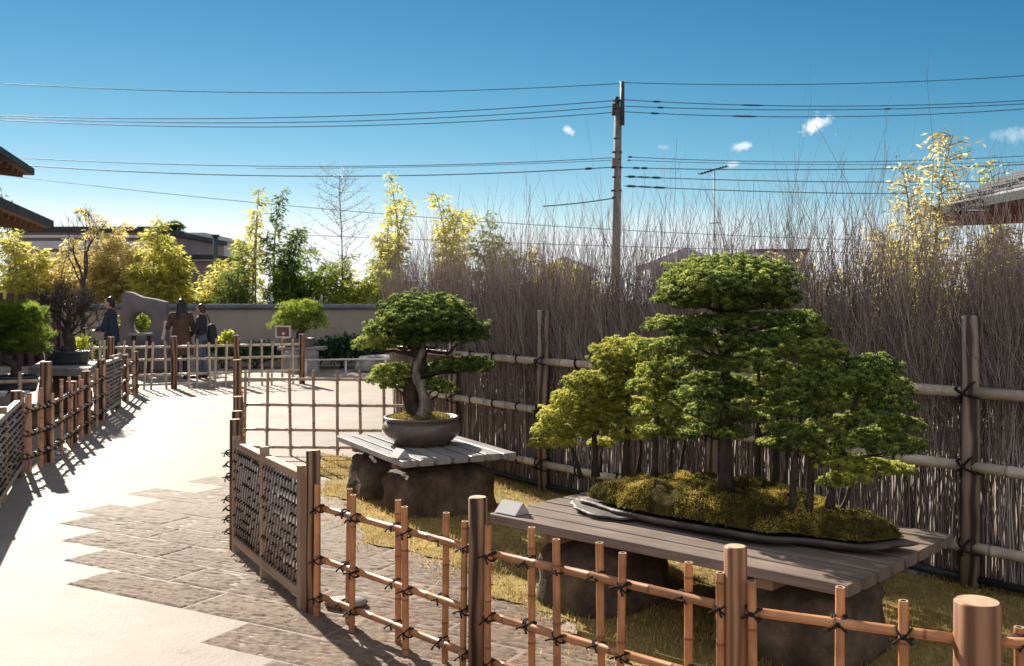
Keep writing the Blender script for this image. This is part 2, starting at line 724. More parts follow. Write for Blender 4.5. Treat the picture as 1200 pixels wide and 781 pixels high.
M['bamboo_left'] = bamboo_mat('sunbleached_bamboo', (.48, .27, .165), (.64, .42, .29), (.18, .09, .05))
M['bamboo_pale'] = bamboo_mat('pale_bamboo', (.50, .40, .29), (.68, .57, .44), (.20, .15, .10), rough=.38, spec=.5)
M['bamboo_grey'] = bamboo_mat('weathered_bamboo', (.40, .26, .17), (.56, .40, .285), (.16, .10, .065))
M['hollow'] = surf('bamboo_hollow', [(.3, (.05, .03, .02)), (.7, (.10, .06, .04))], nscale=10, rough=.9)
M['cord'] = surf('black_cord', [(.3, (.012, .010, .010)), (.7, (.035, .028, .025))], nscale=60, rough=.85, spec=.2, bump=.5, bdist=.002)
M['log'] = surf('grained_log', [(.12, (.045, .021, .012)), (.42, (.18, .095, .052)), (.9, (.31, .175, .10))], scale=(1, .55, 1), nscale=1.5, dist=8.0, detail=2.5, nrough=.6, kind='wave', rough=.62, spec=.3,
                 coord='UV', bump=.3, bdist=.004, vary=.12)
M['log_orange'] = surf('fresh_log', [(.1, (.19, .080, .036)), (.5, (.30, .135, .062)), (.9, (.38, .185, .09))], scale=(1, .32, 1), nscale=2.4, dist=6.0, detail=3, nrough=.65, kind='wave', rough=.58, spec=.3,
                        coord='UV', bump=.25, bdist=.003, vary=.08)
M['log_end'] = surf('log_end_grain', [(.3, (.42, .27, .16)), (.7, (.62, .45, .30))], nscale=22, detail=6, rough=.75, spec=.2, vary=.1)
M['frame'] = surf('panel_timber', [(.3, (.27, .165, .10)), (.7, (.44, .30, .20))], scale=(26, 1.6, 1), nscale=1.0, detail=6, rough=.6, coord='UV', bump=.25, bdist=.003, vary=.1)
M['lattice'] = surf('dark_lattice', [(.3, (.17, .135, .12)), (.7, (.36, .31, .285))], nscale=24, detail=4, rough=.55, spec=.4, vary=.1)
M['oldpost'] = surf('old_post', [(.15, (.06, .040, .030)), (.45, (.22, .155, .12)), (.85, (.33, .25, .20))], scale=(1, .55, 1), nscale=1.4, dist=8, detail=3, kind='wave', rough=.7, coord='UV', bump=.35, bdist=.004, vary=.1)
M['twig_plain'] = surf('brushwood_twig', [(.25, (.14, .105, .095)), (.5, (.30, .235, .21)), (.78, (.52, .43, .385))], nscale=13, detail=4, rough=.6, spec=.35)
def twig_mat():
    m, nt, out = nodes('brushwood_twig')
    N, L = nt.nodes.new, nt.links.new
    at = N('ShaderNodeAttribute')
    at.attribute_name = 'tint'
    r = ramp(nt, [(0, (.07, .048, .042)), (.35, (.21, .155, .138)), (.7, (.40, .315, .285)), (1, (.64, .54, .49))])
    L(at.outputs['Fac'], r.inputs[0])
    b = N('ShaderNodeBsdfPrincipled')
    L(r.outputs[0], b.inputs['Base Color'])
    b.inputs['Roughness'].default_value = .55
    b.inputs['Specular IOR Level'].default_value = .4
    L(b.outputs[0], out.inputs[0])
    return m


M['twig'] = twig_mat()
M['plank'] = surf('weathered_plank', [(.28, (.15, .135, .125)), (.5, (.30, .28, .27)), (.75, (.43, .41, .395))], scale=(34, 1.3, 1), nscale=1.3, detail=9, nrough=.72, rough=.42, spec=.5, coord='UV', bump=.3, bdist=.003, big=(3.5, .16))
M['plank_brown'] = surf('brown_plank', [(.28, (.085, .058, .045)), (.5, (.225, .168, .135)), (.75, (.36, .29, .245))], scale=(34, 1.3, 1), nscale=1.3, detail=9, nrough=.72, rough=.42, spec=.5, coord='UV', bump=.3, bdist=.003, big=(3.0, .18))
M['beam'] = surf('bearer_timber', [(.3, (.20, .12, .08)), (.7, (.33, .21, .14))], scale=(24, 1.4, 1), nscale=1, rough=.7, coord='UV')
M['boulder'] = surf('mossy_boulder', [(.28, (.030, .023, .016)), (.46, (.085, .062, .044)), (.6, (.14, .10, .07)), (.78, (.30, .19, .11))], nscale=6, detail=9, nrough=.68, rough=.85, spec=.2, bump=.7, bdist=.02, bscale=22, big=(2.2, .3))
M['rock'] = surf('grey_rock', [(.25, (.16, .145, .13)), (.5, (.27, .25, .235)), (.8, (.40, .37, .35))], nscale=4, detail=9, nrough=.66, rough=.8, spec=.25, bump=.6, bdist=.03, bscale=12)
M['monument'] = surf('blue_grey_stone', [(.25, (.09, .085, .095)), (.5, (.15, .135, .145)), (.8, (.22, .185, .18))], nscale=2.2, detail=9, nrough=.6, rough=.75, bump=.4, bdist=.02, bscale=9)
M['pot'] = surf('brown_stoneware', [(.25, (.085, .062, .05)), (.55, (.135, .10, .082)), (.8, (.19, .145, .12))], nscale=7, detail=6, rough=.34, spec=.5, bump=.1, bdist=.003, bscale=40)
M['pot_blue'] = surf('dark_glaze', [(.3, (.02, .028, .032)), (.7, (.05, .065, .07))], nscale=6, rough=.28, spec=.5)
M['pot_grey'] = surf('grey_stoneware', [(.3, (.10, .095, .09)), (.7, (.20, .19, .18))], nscale=6, rough=.5)
M['slab'] = surf('slate_tray', [(.28, (.035, .028, .024)), (.5, (.085, .066, .056)), (.75, (.17, .135, .115))], nscale=7, detail=8, rough=.6, spec=.35, bump=.6, bdist=.01, bscale=18)
M['mossbase'] = surf('moss_ground', [(.3, (.020, .015, .007)), (.5, (.06, .048, .013)), (.75, (.14, .115, .025))], nscale=22, detail=8, nrough=.7, rough=.95, spec=.05, bump=1, bdist=.02)
M['moss'] = leafy('moss_tufts', [(0, (.022, .018, .007)), (.35, (.095, .082, .016)), (.65, (.30, .24, .045)), (1, (.58, .44, .12))], trans=.3, tmul=1.2, rough=.85)
M['bark'] = surf('rough_bark', [(.25, (.018, .013, .010)), (.5, (.05, .036, .028)), (.8, (.11, .08, .06))], scale=(1, 1, .35), nscale=26, detail=7, nrough=.68, rough=.8, spec=.2, bump=1, bdist=.012)
M['deadwood'] = surf('bleached_deadwood', [(.25, (.045, .034, .027)), (.48, (.18, .142, .115)), (.75, (.42, .365, .315))], scale=(1, 1, .25), nscale=24, detail=6, rough=.7, bump=.8, bdist=.01)
M['needle_dark'] = leafy('needles_dark', [(0, (.020, .044, .016)), (.32, (.090, .140, .038)), (.56, (.36, .40, .10)), (1, (.60, .57, .17))], trans=.52, tmul=1.65)
M['needle_mid'] = leafy('needles_mid', [(0, (.028, .056, .018)), (.32, (.14, .195, .045)), (.56, (.46, .48, .11)), (1, (.66, .60, .18))], trans=.52, tmul=1.5)
M['needle_gold'] = leafy('needles_gold', [(0, (.05, .085, .020)), (.32, (.25, .285, .055)), (.56, (.58, .55, .13)), (1, (.72, .62, .20))], trans=.52, tmul=1.35)
M['pine'] = leafy('pine_needles', [(0, (.035, .065, .012)), (.45, (.15, .21, .028)), (1, (.46, .48, .08))], trans=.5, tmul=1.6)
M['bam_gold'] = leafy('bamboo_leaf_gold', [(0, (.09, .13, .02)), (.3, (.30, .30, .05)), (.65, (.62, .56, .14)), (1, (.76, .68, .30))], trans=.64, tmul=1.3)
M['bam_tan'] = leafy('bamboo_leaf_tan', [(0, (.20, .18, .05)), (.4, (.50, .41, .15)), (.75, (.72, .60, .28)), (1, (.80, .71, .42))], trans=.64, tmul=1.22)
M['bam_green'] = leafy('bamboo_leaf_green', [(0, (.018, .045, .014)), (.45, (.07, .125, .035)), (.8, (.20, .25, .05)), (1, (.42, .40, .09))], trans=.5, tmul=1.5)
M['bam_lime'] = leafy('bamboo_leaf_lime', [(0, (.04, .08, .012)), (.4, (.18, .25, .035)), (.75, (.44, .44, .06)), (1, (.66, .58, .12))], trans=.58, tmul=1.35)
M['hedge'] = leafy('hedge_leaf', [(0, (.012, .035, .014)), (.5, (.028, .07, .022)), (1, (.08, .14, .035))], trans=.3, tmul=1.5, rough=.4, spec=.5)
M['culm'] = surf('bamboo_culm', [(.3, (.16, .15, .05)), (.7, (.32, .28, .11))], nscale=3, rough=.5)
M['darkbark'] = surf('dark_bark', [(.3, (.035, .028, .024)), (.7, (.10, .08, .068))], nscale=14, rough=.85, bump=.5, bdist=.01)
M['wall'] = surf('beige_render', [(.3, (.33, .275, .225)), (.7, (.42, .355, .295))], nscale=1.2, detail=7, rough=.85, spec=.15, bump=.15, bdist=.01, bscale=40, big=(.35, .08))
M['coping'] = surf('slate_coping', [(.3, (.085, .115, .135)), (.7, (.14, .18, .205))], nscale=4, rough=.45, spec=.5)
M['roof_dark'] = surf('dark_roof_metal', [(.3, (.03, .035, .04)), (.7, (.06, .066, .072))], nscale=3, rough=.75, spec=.15)
M['soffit'] = surf('brown_soffit', [(.3, (.13, .07, .045)), (.7, (.24, .14, .09))], scale=(20, 2, 1), nscale=1, rough=.7, coord='UV')
M['rust'] = surf('rust_fascia', [(.3, (.16, .055, .03)), (.7, (.28, .105, .06))], nscale=5, rough=.7)
M['roof_light'] = surf('pale_roof_metal', [(.3, (.34, .35, .36)), (.7, (.46, .47, .48))], nscale=4, rough=.35, spec=.5, metal=.3)
M['roof_rib'] = surf('roof_dark_seam', [(.3, (.07, .08, .09)), (.7, (.12, .13, .14))], nscale=4, rough=.6)  # plain darker grey for the raised roof seams
M['house_grey'] = surf('grey_house_wall', [(.3, (.42, .42, .46)), (.7, (.50, .50, .54))], nscale=1, rough=.8)
M['house_brown'] = surf('brown_house_wall', [(.3, (.22, .16, .15)), (.7, (.30, .23, .21))], nscale=1, rough=.8)
M['house_white'] = surf('pale_house_wall', [(.3, (.45, .45, .45)), (.7, (.55, .55, .55))], nscale=1, rough=.8)
M['house_hazed'] = surf('hazed_house_wall', [(.3, (.56, .58, .62)), (.7, (.66, .68, .72))], nscale=1, rough=.8)  # distance haze put into the colour: paled and bluish, walls and roofs alike
M['glass'] = surf('window_glass', [(.3, (.02, .03, .04)), (.7, (.05, .06, .07))], nscale=1, rough=.12, spec=.6)
M['pole'] = surf('concrete_pole', [(.3, (.13, .115, .105)), (.7, (.21, .19, .175))], nscale=4, rough=.8)
M['wire'] = surf('black_wire', [(.3, (.018, .03, .04)), (.7, (.035, .05, .06))], nscale=4, rough=.6)
M['iron'] = surf('dark_iron', [(.3, (.02, .022, .025)), (.7, (.05, .052, .055))], nscale=6, rough=.5)
M['steel'] = surf('grey_steel', [(.3, (.26, .27, .28)), (.7, (.38, .39, .40))], nscale=6, rough=.4, metal=.5)
M['greenpole'] = surf('green_painted_post', [(.3, (.03, .06, .055)), (.7, (.05, .09, .08))], nscale=4, rough=.5)
M['screen'] = surf('dark_purple_timber', [(.3, (.045, .022, .026)), (.7, (.085, .045, .05))], nscale=6, rough=.7, vary=.15)
M['card'] = surf('metal_card', [(.3, (.40, .38, .35)), (.7, (.48, .46, .43))], nscale=8, rough=.4, spec=.4)
M['sign_brown'] = surf('sign_panel', [(.3, (.10, .05, .05)), (.7, (.14, .075, .075))], nscale=8, rough=.4)
M['sign_pale'] = surf('sign_pale', [(.3, (.55, .52, .52)), (.7, (.65, .62, .60))], nscale=8, rough=.5)
M['ceramic'] = surf('white_ceramic', [(.3, (.6, .6, .58)), (.7, (.7, .7, .68))], nscale=3, rough=.3, spec=.5)
M['skin'] = surf('skin', [(.3, (.42, .25, .17)), (.7, (.50, .31, .22))], nscale=12, rough=.5)
M['hair_black'] = surf('black_hair', [(.3, (.010, .009, .010)), (.7, (.025, .021, .02))], scale=(40, 40, 4), nscale=1, rough=.4, bump=.5, bdist=.004)
M['hair_brown'] = surf('brown_hair', [(.3, (.035, .02, .013)), (.7, (.08, .045, .03))], scale=(40, 40, 4), nscale=1, rough=.4, bump=.5, bdist=.004)
M['navy'] = surf('navy_cloth', [(.3, (.012, .022, .042)), (.7, (.024, .040, .07))], nscale=18, rough=.75, bump=.4, bdist=.01, bscale=9)
M['browncoat'] = surf('brown_coat', [(.3, (.055, .032, .024)), (.7, (.10, .06, .045))], nscale=18, rough=.8, bump=.4, bdist=.01, bscale=9)
M['blackcloth'] = surf('black_jacket', [(.3, (.014, .014, .018)), (.7, (.03, .03, .036))], nscale=18, rough=.7, bump=.4, bdist=.01, bscale=9)
M['denim'] = surf('faded_denim', [(.3, (.05, .07, .10)), (.7, (.10, .13, .17))], nscale=22, rough=.85)
M['leather'] = surf('tan_strap', [(.3, (.22, .14, .07)), (.7, (.30, .2, .11))], nscale=12, rough=.5)
M['shoe'] = surf('dark_shoe', [(.3, (.015, .013, .012)), (.7, (.035, .03, .028))], nscale=12, rough=.4)


# ================================================================== THE SETTING
def resample(poly, step):
    out = []
    for a, b in zip(poly[:-1], poly[1:]):
        n = max(1, int((b - a).length / step))
        for i in range(n):
            out.append(a.lerp(b, i / n))
    out.append(poly[-1])
    return out


b = MB()
b.poly([(-900, -300, 0), (900, -300, 0), (900, 1500, 0), (-900, 1500, 0)])
tag(b.build('ground', M['soil']), kind='structure')
# pale path of sandy concrete: the whole garden court
b = MB()
b.poly([(-16, -30, .004), (9, -30, .004), (9, 2, .004), (7, 26, .004), (-16, 26, .004)])
tag(b.build('path', M['concrete']), kind='structure')

# combed pavers in running bond, their stepped left edge on the path
U = Vector((.876, -.482, 0)).normalized()
Vv = Vector((-U.y, U.x, 0))
PL, PW = .92, .325
O0 = G(75, 686)                     # left corner of row 1
lawn_px = [(372, 530), (384, 572), (402, 592), (436, 640), (545, 668), (575, 700), (640, 722), (760, 790)]
LAWN_EDGE = []
for q_, w_ in zip(lawn_px[:-1], lawn_px[1:]):
    for i in range(14):
        t = i / 14
        p = G(q_[0] + (w_[0] - q_[0]) * t, q_[1] + (w_[1] - q_[1]) * t)
        LAWN_EDGE.append(p + Vector((.16 * mnoise.noise((p.x * 3.1, p.y * 3.1, 1)) + .05 * mnoise.noise((p.x * 15, p.y * 15, 1)), .05 * mnoise.noise((p.x * 13, p.y * 13, 4)), 0)))


def inside(poly, x, y):
    c = False
    n = len(poly)
    for i in range(n):
        a, q = poly[i], poly[(i + 1) % n]
        if (a[1] > y) != (q[1] > y) and x < (q[0] - a[0]) * (y - a[1]) / (q[1] - a[1]) + a[0]:
            c = not c
    return c


starts = {-4: 2.76, -3: 2.3, -2: 1.84, -1: 1.38 + .46, 0: 1.38, 1: 0.0, 2: -.46, 3: -.92, 4: -1.38, 5: -1.61, 6: -1.38, 7: -1.84, 8: -1.38, 9: -1.84, 10: -1.2}


def vnoise(x, y, seed):
    """value noise on arrays"""
    r_ = np.random.default_rng(seed).random((257, 257))
    xi, yi = np.floor(x).astype(int), np.floor(y).astype(int)
    fx, fy = x - xi, y - yi
    fx, fy = fx * fx * (3 - 2 * fx), fy * fy * (3 - 2 * fy)
    xi, yi = xi % 256, yi % 256
    return (r_[xi, yi] * (1 - fx) * (1 - fy) + r_[xi + 1, yi] * fx * (1 - fy) + r_[xi, yi + 1] * (1 - fx) * fy + r_[xi + 1, yi + 1] * fx * fy)


def rough_height(u, v, seed=5):
    """combed stone: short hollows drawn out along the stone"""
    h = .52 * vnoise(u * 17, v * 62, seed) + .30 * vnoise(u * 40, v * 120, seed + 1) + .30 * vnoise(u * 6, v * 20, seed + 2)
    return np.clip((h - .42) * 1.9, -.25, .62)


gap = .012
PV, PQ, PUV, po = [], [], [], 0
for j, s0 in starts.items():
    nn = 4 if j < 9 else 3
    for i in range(nn if j > -1 else 3):
        u0 = s0 + i * PL
        a = O0 + U * (u0 + gap / 2) + Vv * ((j - 1) * PW + gap / 2)
        st = .0085 if j < 5 else .016
        nu, nv = int((PL - gap) / st), int((PW - gap) / (st * .75))
        uu, vv = np.meshgrid(np.linspace(0, PL - gap, nu), np.linspace(0, PW - gap, nv), indexing='ij')
        su, sv = random.uniform(0, 8), random.uniform(0, 4)
        hz = rough_height(uu + su, vv + sv) * .0105 + .006 + random.uniform(-.001, .001)
        edge = np.minimum(np.minimum(uu, PL - gap - uu), np.minimum(vv, PW - gap - vv))
        hz = np.where(edge < .001, .0045, hz * np.clip(edge / .012, .35, 1))
        V = np.stack([a.x + U.x * uu + Vv.x * vv, a.y + U.y * uu + Vv.y * vv, np.maximum(hz, .0035)], axis=-1)
        idx = np.arange(nu * nv).reshape(nu, nv) + po
        PQ.append(np.stack([idx[:-1, :-1], idx[1:, :-1], idx[1:, 1:], idx[:-1, 1:]], axis=-1).reshape(-1, 4))
        PV.append(V.reshape(-1, 3))
        po += nu * nv
pav_o = np_mesh('paving', np.concatenate(PV), np.concatenate(PQ), M['paver'], origin=(0, 0, 0))
tag(pav_o, kind='structure')

# dry lawn under the display tables
lawn = [(p.x, p.y) for p in LAWN_EDGE] + [(3.2, 2.2), (4.6, 2.4), (4.4, 5.6), (2.75, 5.75), (.4, 8.75), (-.55, 9.9), (-1.6, 10.0)]
b = MB()
b.poly([(x, y, .014) for x, y in lawn])
tag(b.build('lawn', M['turf']), kind='structure')
pts = []
while len(pts) < 52000:
    x, y = random.uniform(-2.2, 4.6), random.uniform(2.1, 10.1)
    if not inside(lawn, x, y) and not (random.random() < .5 and inside(lawn, x + abs(random.gauss(0, .16)), y + abs(random.gauss(0, .08)))):
        continue
    nz = mnoise.noise((x * 1.7, y * 1.7, 3.1)) + .5 * mnoise.noise((x * 5, y * 5, 9))
    if nz < random.uniform(-.9, .25):
        continue
    pts.append((x, y, .012))
pts = np.array(pts)
N_ = len(pts)
dr = unit(np.stack([rng.normal(0, .55, N_), rng.normal(0, .55, N_), np.abs(rng.normal(1, .25, N_))], axis=1))
V_, Q_ = leaves_np(pts, dr, rng.uniform(.02, .055, N_), rng.uniform(.003, .006, N_))
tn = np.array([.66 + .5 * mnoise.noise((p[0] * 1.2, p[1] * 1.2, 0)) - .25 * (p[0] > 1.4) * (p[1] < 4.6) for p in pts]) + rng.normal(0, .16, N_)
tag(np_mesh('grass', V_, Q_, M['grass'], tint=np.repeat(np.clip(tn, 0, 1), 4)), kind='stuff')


# ================================================================== FENCES
def ray_hit(poly, px):
    """where the column px of the photo meets the plan polyline -> point, unit direction"""
    k = (px - CX) / F
    best = None
    for a, q in zip(poly[:-1], poly[1:]):
        dx, dy = q[0] - a[0], q[1] - a[1]
        den = dx - k * dy
        if abs(den) < 1e-9:
            continue
        t = (k * a[1] - a[0]) / den
        e = 0 if 0 <= t <= 1 else min(abs(t), abs(t - 1))
        if best is None or e < best[0]:
            L = math.hypot(dx, dy)
            best = (e, Vector((a[0] + dx * t, a[1] + dy * t, 0)), Vector((dx / L, dy / L, 0)))
    return best[1], best[2]


def toward_cam(p, d):
    n = Vector((d.y, -d.x, 0))
    return n if n.dot(Vector((-p.x, -p.y, 0))) > 0 else -n


def bamboo_pole(b, a, e, r, spacing=.2, n=10, hollow=True, wob=.0):
    """a bamboo pole with swollen nodes; UV v is an integer at each node"""
    a, e = Vector(a), Vector(e)
    L = (e - a).length
    d = (e - a) / L
    off = random.random()
    ts = [0.0]
    k = math.ceil(off) - off
    nodes_ = []
    t = spacing * (1 - off)
    while t < L - .01:
        nodes_.append(t)
        t += spacing
    seq = [(0, r)]
    for t in nodes_:
        if t > .012:
            seq += [(t - .009, r), (t, r * 1.11), (t + .009, r * .99)]
    seq = [q for q in seq if q[0] < L - .004]
    seq.append((L, r * .98))
    side = d.cross(Vector((.3, .5, .8))).normalized()
    pts, rad, vs = [], [], []
    for t, q in seq:
        pts.append(a + d * t + side * (math.sin(t * 3 + off * 6) * wob))
        rad.append(q)
    b.tube(pts, rad, n=n, mi=0, vscale=1 / spacing, voff=off, cap=not hollow)
    if hollow:                                      # cut end: a rim of cane round a dark hollow
        o = len(b.v)
        u = d.cross(Vector((1, 0, 0)) if abs(d.x) < .8 else Vector((0, 1, 0))).normalized()
        w = d.cross(u)
        for rr, zz in ((r * .98, 0), (r * .62, 0), (r * .58, -.018)):
            for q in range(n):
                an = 2 * math.pi * q / n
                b.v.append(pts[-1] + (u * math.cos(an) + w * math.sin(an)) * rr + d * zz)
        for i, mi in ((0, 1), (1, 2)):
            for q in range(n):
                q2 = (q + 1) % n
                b.face([o + i * n + q, o + i * n + q2, o + (i + 1) * n + q2, o + (i + 1) * n + q], [(.5, .5)] * 4, mi)
        b.face([o + 2 * n + q for q in range(n)], [(.5, .5)] * n, 2)
    return b


BMATS = [M['bamboo'], M['log_end'], M['hollow']]
BLMATS = [M['bamboo_left'], M['log_end'], M['hollow']]
BGMATS = [M['bamboo_grey'], M['log_end'], M['hollow']]


def log_post(b, p, z1, r, n=14, taper=.97, bev=.008, z0=-.1):
    p = Vector((p[0], p[1], 0))
    rr = lambda q: r * q
    pts = [p + Vector((0, 0, z0)), p + Vector((0, 0, z1 * .5)), p + Vector((0, 0, z1 - bev)), p + Vector((0, 0, z1))]
    b.tube(pts, [r, r * (1 + taper) / 2, r * taper, r * taper - bev], n=n, capmi=1)
    return b


def tie_mesh(r1, r2, cr=.0035, name='tie'):
    """cord lashing round a crossing: x along the rail, y towards the viewer's side, z up"""
    b = MB()
    R_ = r1 + r2 * .6
    for sgn in (1, -1):
        for o in (-.004, .004):
            pts = []
            for q in range(10):
                a = 2 * math.pi * q / 10
                w = math.cos(a) * (r1 + r2) * .78
                y = math.sin(a) * (R_ + .003)
                pts.append(Vector((w * .75 + o, y, sgn * w * .75)))
            b.tube(pts, cr, n=5, closed=True)
    b.ball((0, R_ + .004, 0), .0085, nu=7, nv=5)
    for sx in (1, -1):
        b.tube([(0, R_ + .004, 0), (sx * .012, R_ + .014, -.004), (sx * .026, R_ + .018, -.016)], [cr, cr, cr * 1.4], n=5)
    return b


def mesh_of(b, name, mats):
    o = b.build(name, mats)
    me = o.data
    bpy.data.objects.remove(o)
    return me


def put(name, me, parent, loc, d=None, flip=False):
    """copy of a shared part mesh: its x axis along plan direction d"""
    o = bpy.data.objects.new(name, me)
    COL.objects.link(o)
    o.parent = parent
    o.location = Vector(loc) - parent_origin(parent)
    if d is not None:
        n = toward_cam(Vector(loc), d)
        x = Vector((n.y, -n.x, 0))
        o.rotation_euler = (random.uniform(-.12, .12), random.uniform(-.35, .35), math.atan2(x.y, x.x))
        o.scale = (random.uniform(.85, 1.2), random.uniform(.95, 1.1), random.uniform(.8, 1.15))
    return o


# ---------------------------------------------------------------- front bamboo fence
PA, PB, PC, PD, PE = Vector((-1.016, 5.09, 0)), Vector((-.143, 4.18, 0)), Vector((.76, 3.385, 0)), Vector((1.43, 3.06, 0)), Vector((2.5, 2.95, 0))
front_poly = [PA, PB, PC, PD, PE]
ff = thing('bamboo_fence', 'orange open bamboo fence with log posts in front of the two display tables', 'fence', PB)
for p, z, r, mk in ((PA, .835, .038, 'log'), (PB, .775, .041, 'log'), (PC, .765, .040, 'log_orange'), (PD, .677, .070, 'log_orange')):
    log_post(MB(), p, z, r, n=20, bev=.006).build('post', [M[mk], M['log_end']], ff)
RZ = (.55, .29, .10)
RR, PR = .0165, .0145
for a, e in zip(front_poly[:-1], front_poly[1:]):
    for z in RZ:
        d = (e - a).normalized()
        bamboo_pole(MB(), a + Vector((0, 0, z)) + d * .03, e + Vector((0, 0, z)) - d * .03, RR, spacing=.27, n=12, hollow=False, wob=.004).build('rail', BMATS, ff)
TIE = mesh_of(tie_mesh(RR, PR), 'tie_mesh', M['cord'])
pk = [(372, 568, 1), (409.8, 573, -1), (414, 580, 1), (466.6, 586, -1), (474, 594, 1), (523, 601, -1), (544.7, 611, 1), (572, 616, 1), (623, 618, -1), (652, 632, 1),
      (702.5, 636, -1), (729.6, 648, 1), (807, 659, -1), (844, 671, 1), (881, 681, 1), (984.7, 688, -1), (1058.6, 704, 1), (1194, 735, -1)]
for i, (px, yt, sd) in enumerate(pk):
    p, d = ray_hit(front_poly, px)
    n = toward_cam(p, d)
    p = p + n * (sd * (RR + PR))
    # slide along the fence so that the pole stays on its column after the offset
    kx = (px - CX) / F
    p = p + d * ((kx * p.y - p.x) / (d.x - kx * d.y))
    zt = H - (yt - YH) / F * p.y
    lean = d * random.uniform(-.018, .018)
    bamboo_pole(MB(), p - Vector((0, 0, .03)) + lean, p + Vector((0, 0, zt)), PR * random.uniform(.95, 1.1), spacing=random.uniform(.19, .26), n=14).build('picket', BMATS, ff)
    for z in RZ:
        put('tie', TIE, ff, p - n * (sd * PR) + Vector((0, 0, z)) + lean * (1 - z / zt), d)
# flat stone at the foot of the first post
b = MB()
fs = G(405, 712)
b.lathe([(0, .0), (.10, .004), (.105, .02), (.09, .032), (0, .034)], (fs.x, fs.y, .012), n=14, sx=1.1, sy=.7)
tag(b.build('flat_stone', M['rock']), 'small flat round grey stone at the foot of the front bamboo fence', 'stone')

# ---------------------------------------------------------------- woven lattice panel
QL, QM, QR = G(275, 646), G(310, 677), G(354.5, 714)
lp = thing('lattice_panel', 'framed panel of knotted dark lattice standing where the bamboo fence turns back along the path', 'fence panel', QM)
b = MB()
log_post(MB(), QL + Vector((-.005, .03, 0)), .838, .036, n=18, bev=.004).build('post', [M['log'], M['log_end']], lp)
dq = (QR - QL).normalized()
nq = toward_cam(QM, dq)
for q, zt, w in ((QL + dq * .045, .74, .026), (QM, .755, .034), (QR, .745, .045)):
    MB().beam(q - Vector((0, 0, .05)), q + Vector((0, 0, zt)), w, .05, up=nq, bev=.004).build('stile', M['frame'], lp)


def lattice_bay(a, e, z0, z1, parent, frame=M['frame'], latm=M['lattice'], step=.052, r=.0062, knots=True, thick=.05):
    d = (e - a).normalized()
    n = toward_cam(a, d)
    MB().beam(a + Vector((0, 0, z1)), e + Vector((0, 0, z1)), thick, .045, bev=.004).build('top_rail', frame, parent)
    MB().beam(a + Vector((0, 0, z0)), e + Vector((0, 0, z0)), thick, .05, bev=.004).build('bottom_rail', frame, parent)
    L = (e - a).length
    lo, hi = z0 + .02, z1 - .018
    hgt = hi - lo
    sl = 2.2                                     # rise per run of the slanting canes
    b = MB()
    k = MB()

    def P2(u, z, o=0.0):
        return a + d * u + Vector((0, 0, z)) + n * o
    # vertical canes and two slanting sets
    m = int(L / step)
    for i in range(1, m):
        b.tube([P2(L * i / m, lo, 0), P2(L * i / m, hi, 0)], r * 1.1, n=5)
    du = hgt / sl
    for sg, o in ((1, r * 1.6),):
        u = -du
        while u < L:
            u0, u1 = (u, u + du) if sg > 0 else (u + du, u)
            # clip to the bay
            za, zb = lo, hi
            pts = []
            for t in np.linspace(0, 1, 21):
                uu, zz = u0 + (u1 - u0) * t, za + (zb - za) * t
                if 0 <= uu <= L:
                    pts.append((uu, zz))
            if len(pts) > 1:
                b.tube([P2(pts[0][0], pts[0][1], o), P2(pts[-1][0], pts[-1][1], o)], r, n=5)
            u += step
    b.build('lattice', latm, parent)
    if knots:
        nz = int(hgt / .052)
        for i in range(0, m * 2 + 1):
            for j in range(nz):
                u = L * i / (2 * m)
                if (i + j) % 2 or random.random() < .28:
                    continue
                z = lo + hgt * (j + .5) / nz
                c = P2(min(max(u, .008), L - .008), z, r * 2.6)
                k.ball(c, .0085 * random.uniform(.8, 1.2), nu=6, nv=4)
                t = random.uniform(-.6, .6)
                k.tube([c, c + n * .012 + d * (.012 * math.cos(t)) + Vector((0, 0, .012 * math.sin(t)))], [.0035, .003], n=4)
                k.tube([c, c + n * .012 - d * (.012 * math.cos(t)) + Vector((0, 0, -.010))], [.0035, .003], n=4)
        tag(k.build('cord_knots', M['cord'], parent), kind='stuff')


lattice_bay(QL + dq * .058, QM - dq * .017, .085, .69, lp)
lattice_bay(QM + dq * .017, QR - dq * .022, .085, .69, lp)
# cord ends sticking out beside the end post
for z in (.12, .2, .27, .33, .47, .55, .62):
    put('tie', TIE, lp, QL + Vector((-.034, .025, z)), dq)

# ---------------------------------------------------------------- bamboo fence receding along the path
side_pts = [QL + Vector((0, .05, 0)), Vector((-1.887, 6.84, 0)), Vector((-2.165, 7.87, 0)), Vector((-2.84, 10.3, 0))]
sf = thing('bamboo_fence', 'bamboo fence seen end on, running back from the lattice panel along the path', 'fence', side_pts[1])
for p, z, r in ((side_pts[1], .84, .038), (side_pts[2], .84, .038), (side_pts[3], .985, .045)):
    log_post(MB(), p, z, r, n=16, bev=.004).build('post', [M['log'], M['log_end']], sf)
for a, e in zip(side_pts[:-1], side_pts[1:]):
    for z in (.56, .32, .12):
        bamboo_pole(MB(), a + Vector((0, 0, z)), e + Vector((0, 0, z)), .015, spacing=.27, n=8, hollow=False).build('rail', BMATS, sf)
tot = resample(side_pts, .2)
for i, p in enumerate(tot[1:-1]):
    d = (tot[i + 2] - tot[i]).normalized()
    n = Vector((d.y, -d.x, 0))
    sd = 1 if i % 2 else -.4
    q = p + n * (.028 * (1 if i % 2 else -1) + .012)
    bamboo_pole(MB(), q - Vector((0, 0, .03)), q + Vector((0, 0, random.uniform(.64, .68))), .014, n=8).build('picket', BMATS, sf)
    for z in (.56, .32, .12):
        o = put('tie', TIE, sf, p + Vector((0, 0, z)))
        o.rotation_euler = (0, 0, math.atan2(d.y, d.x) + math.pi)

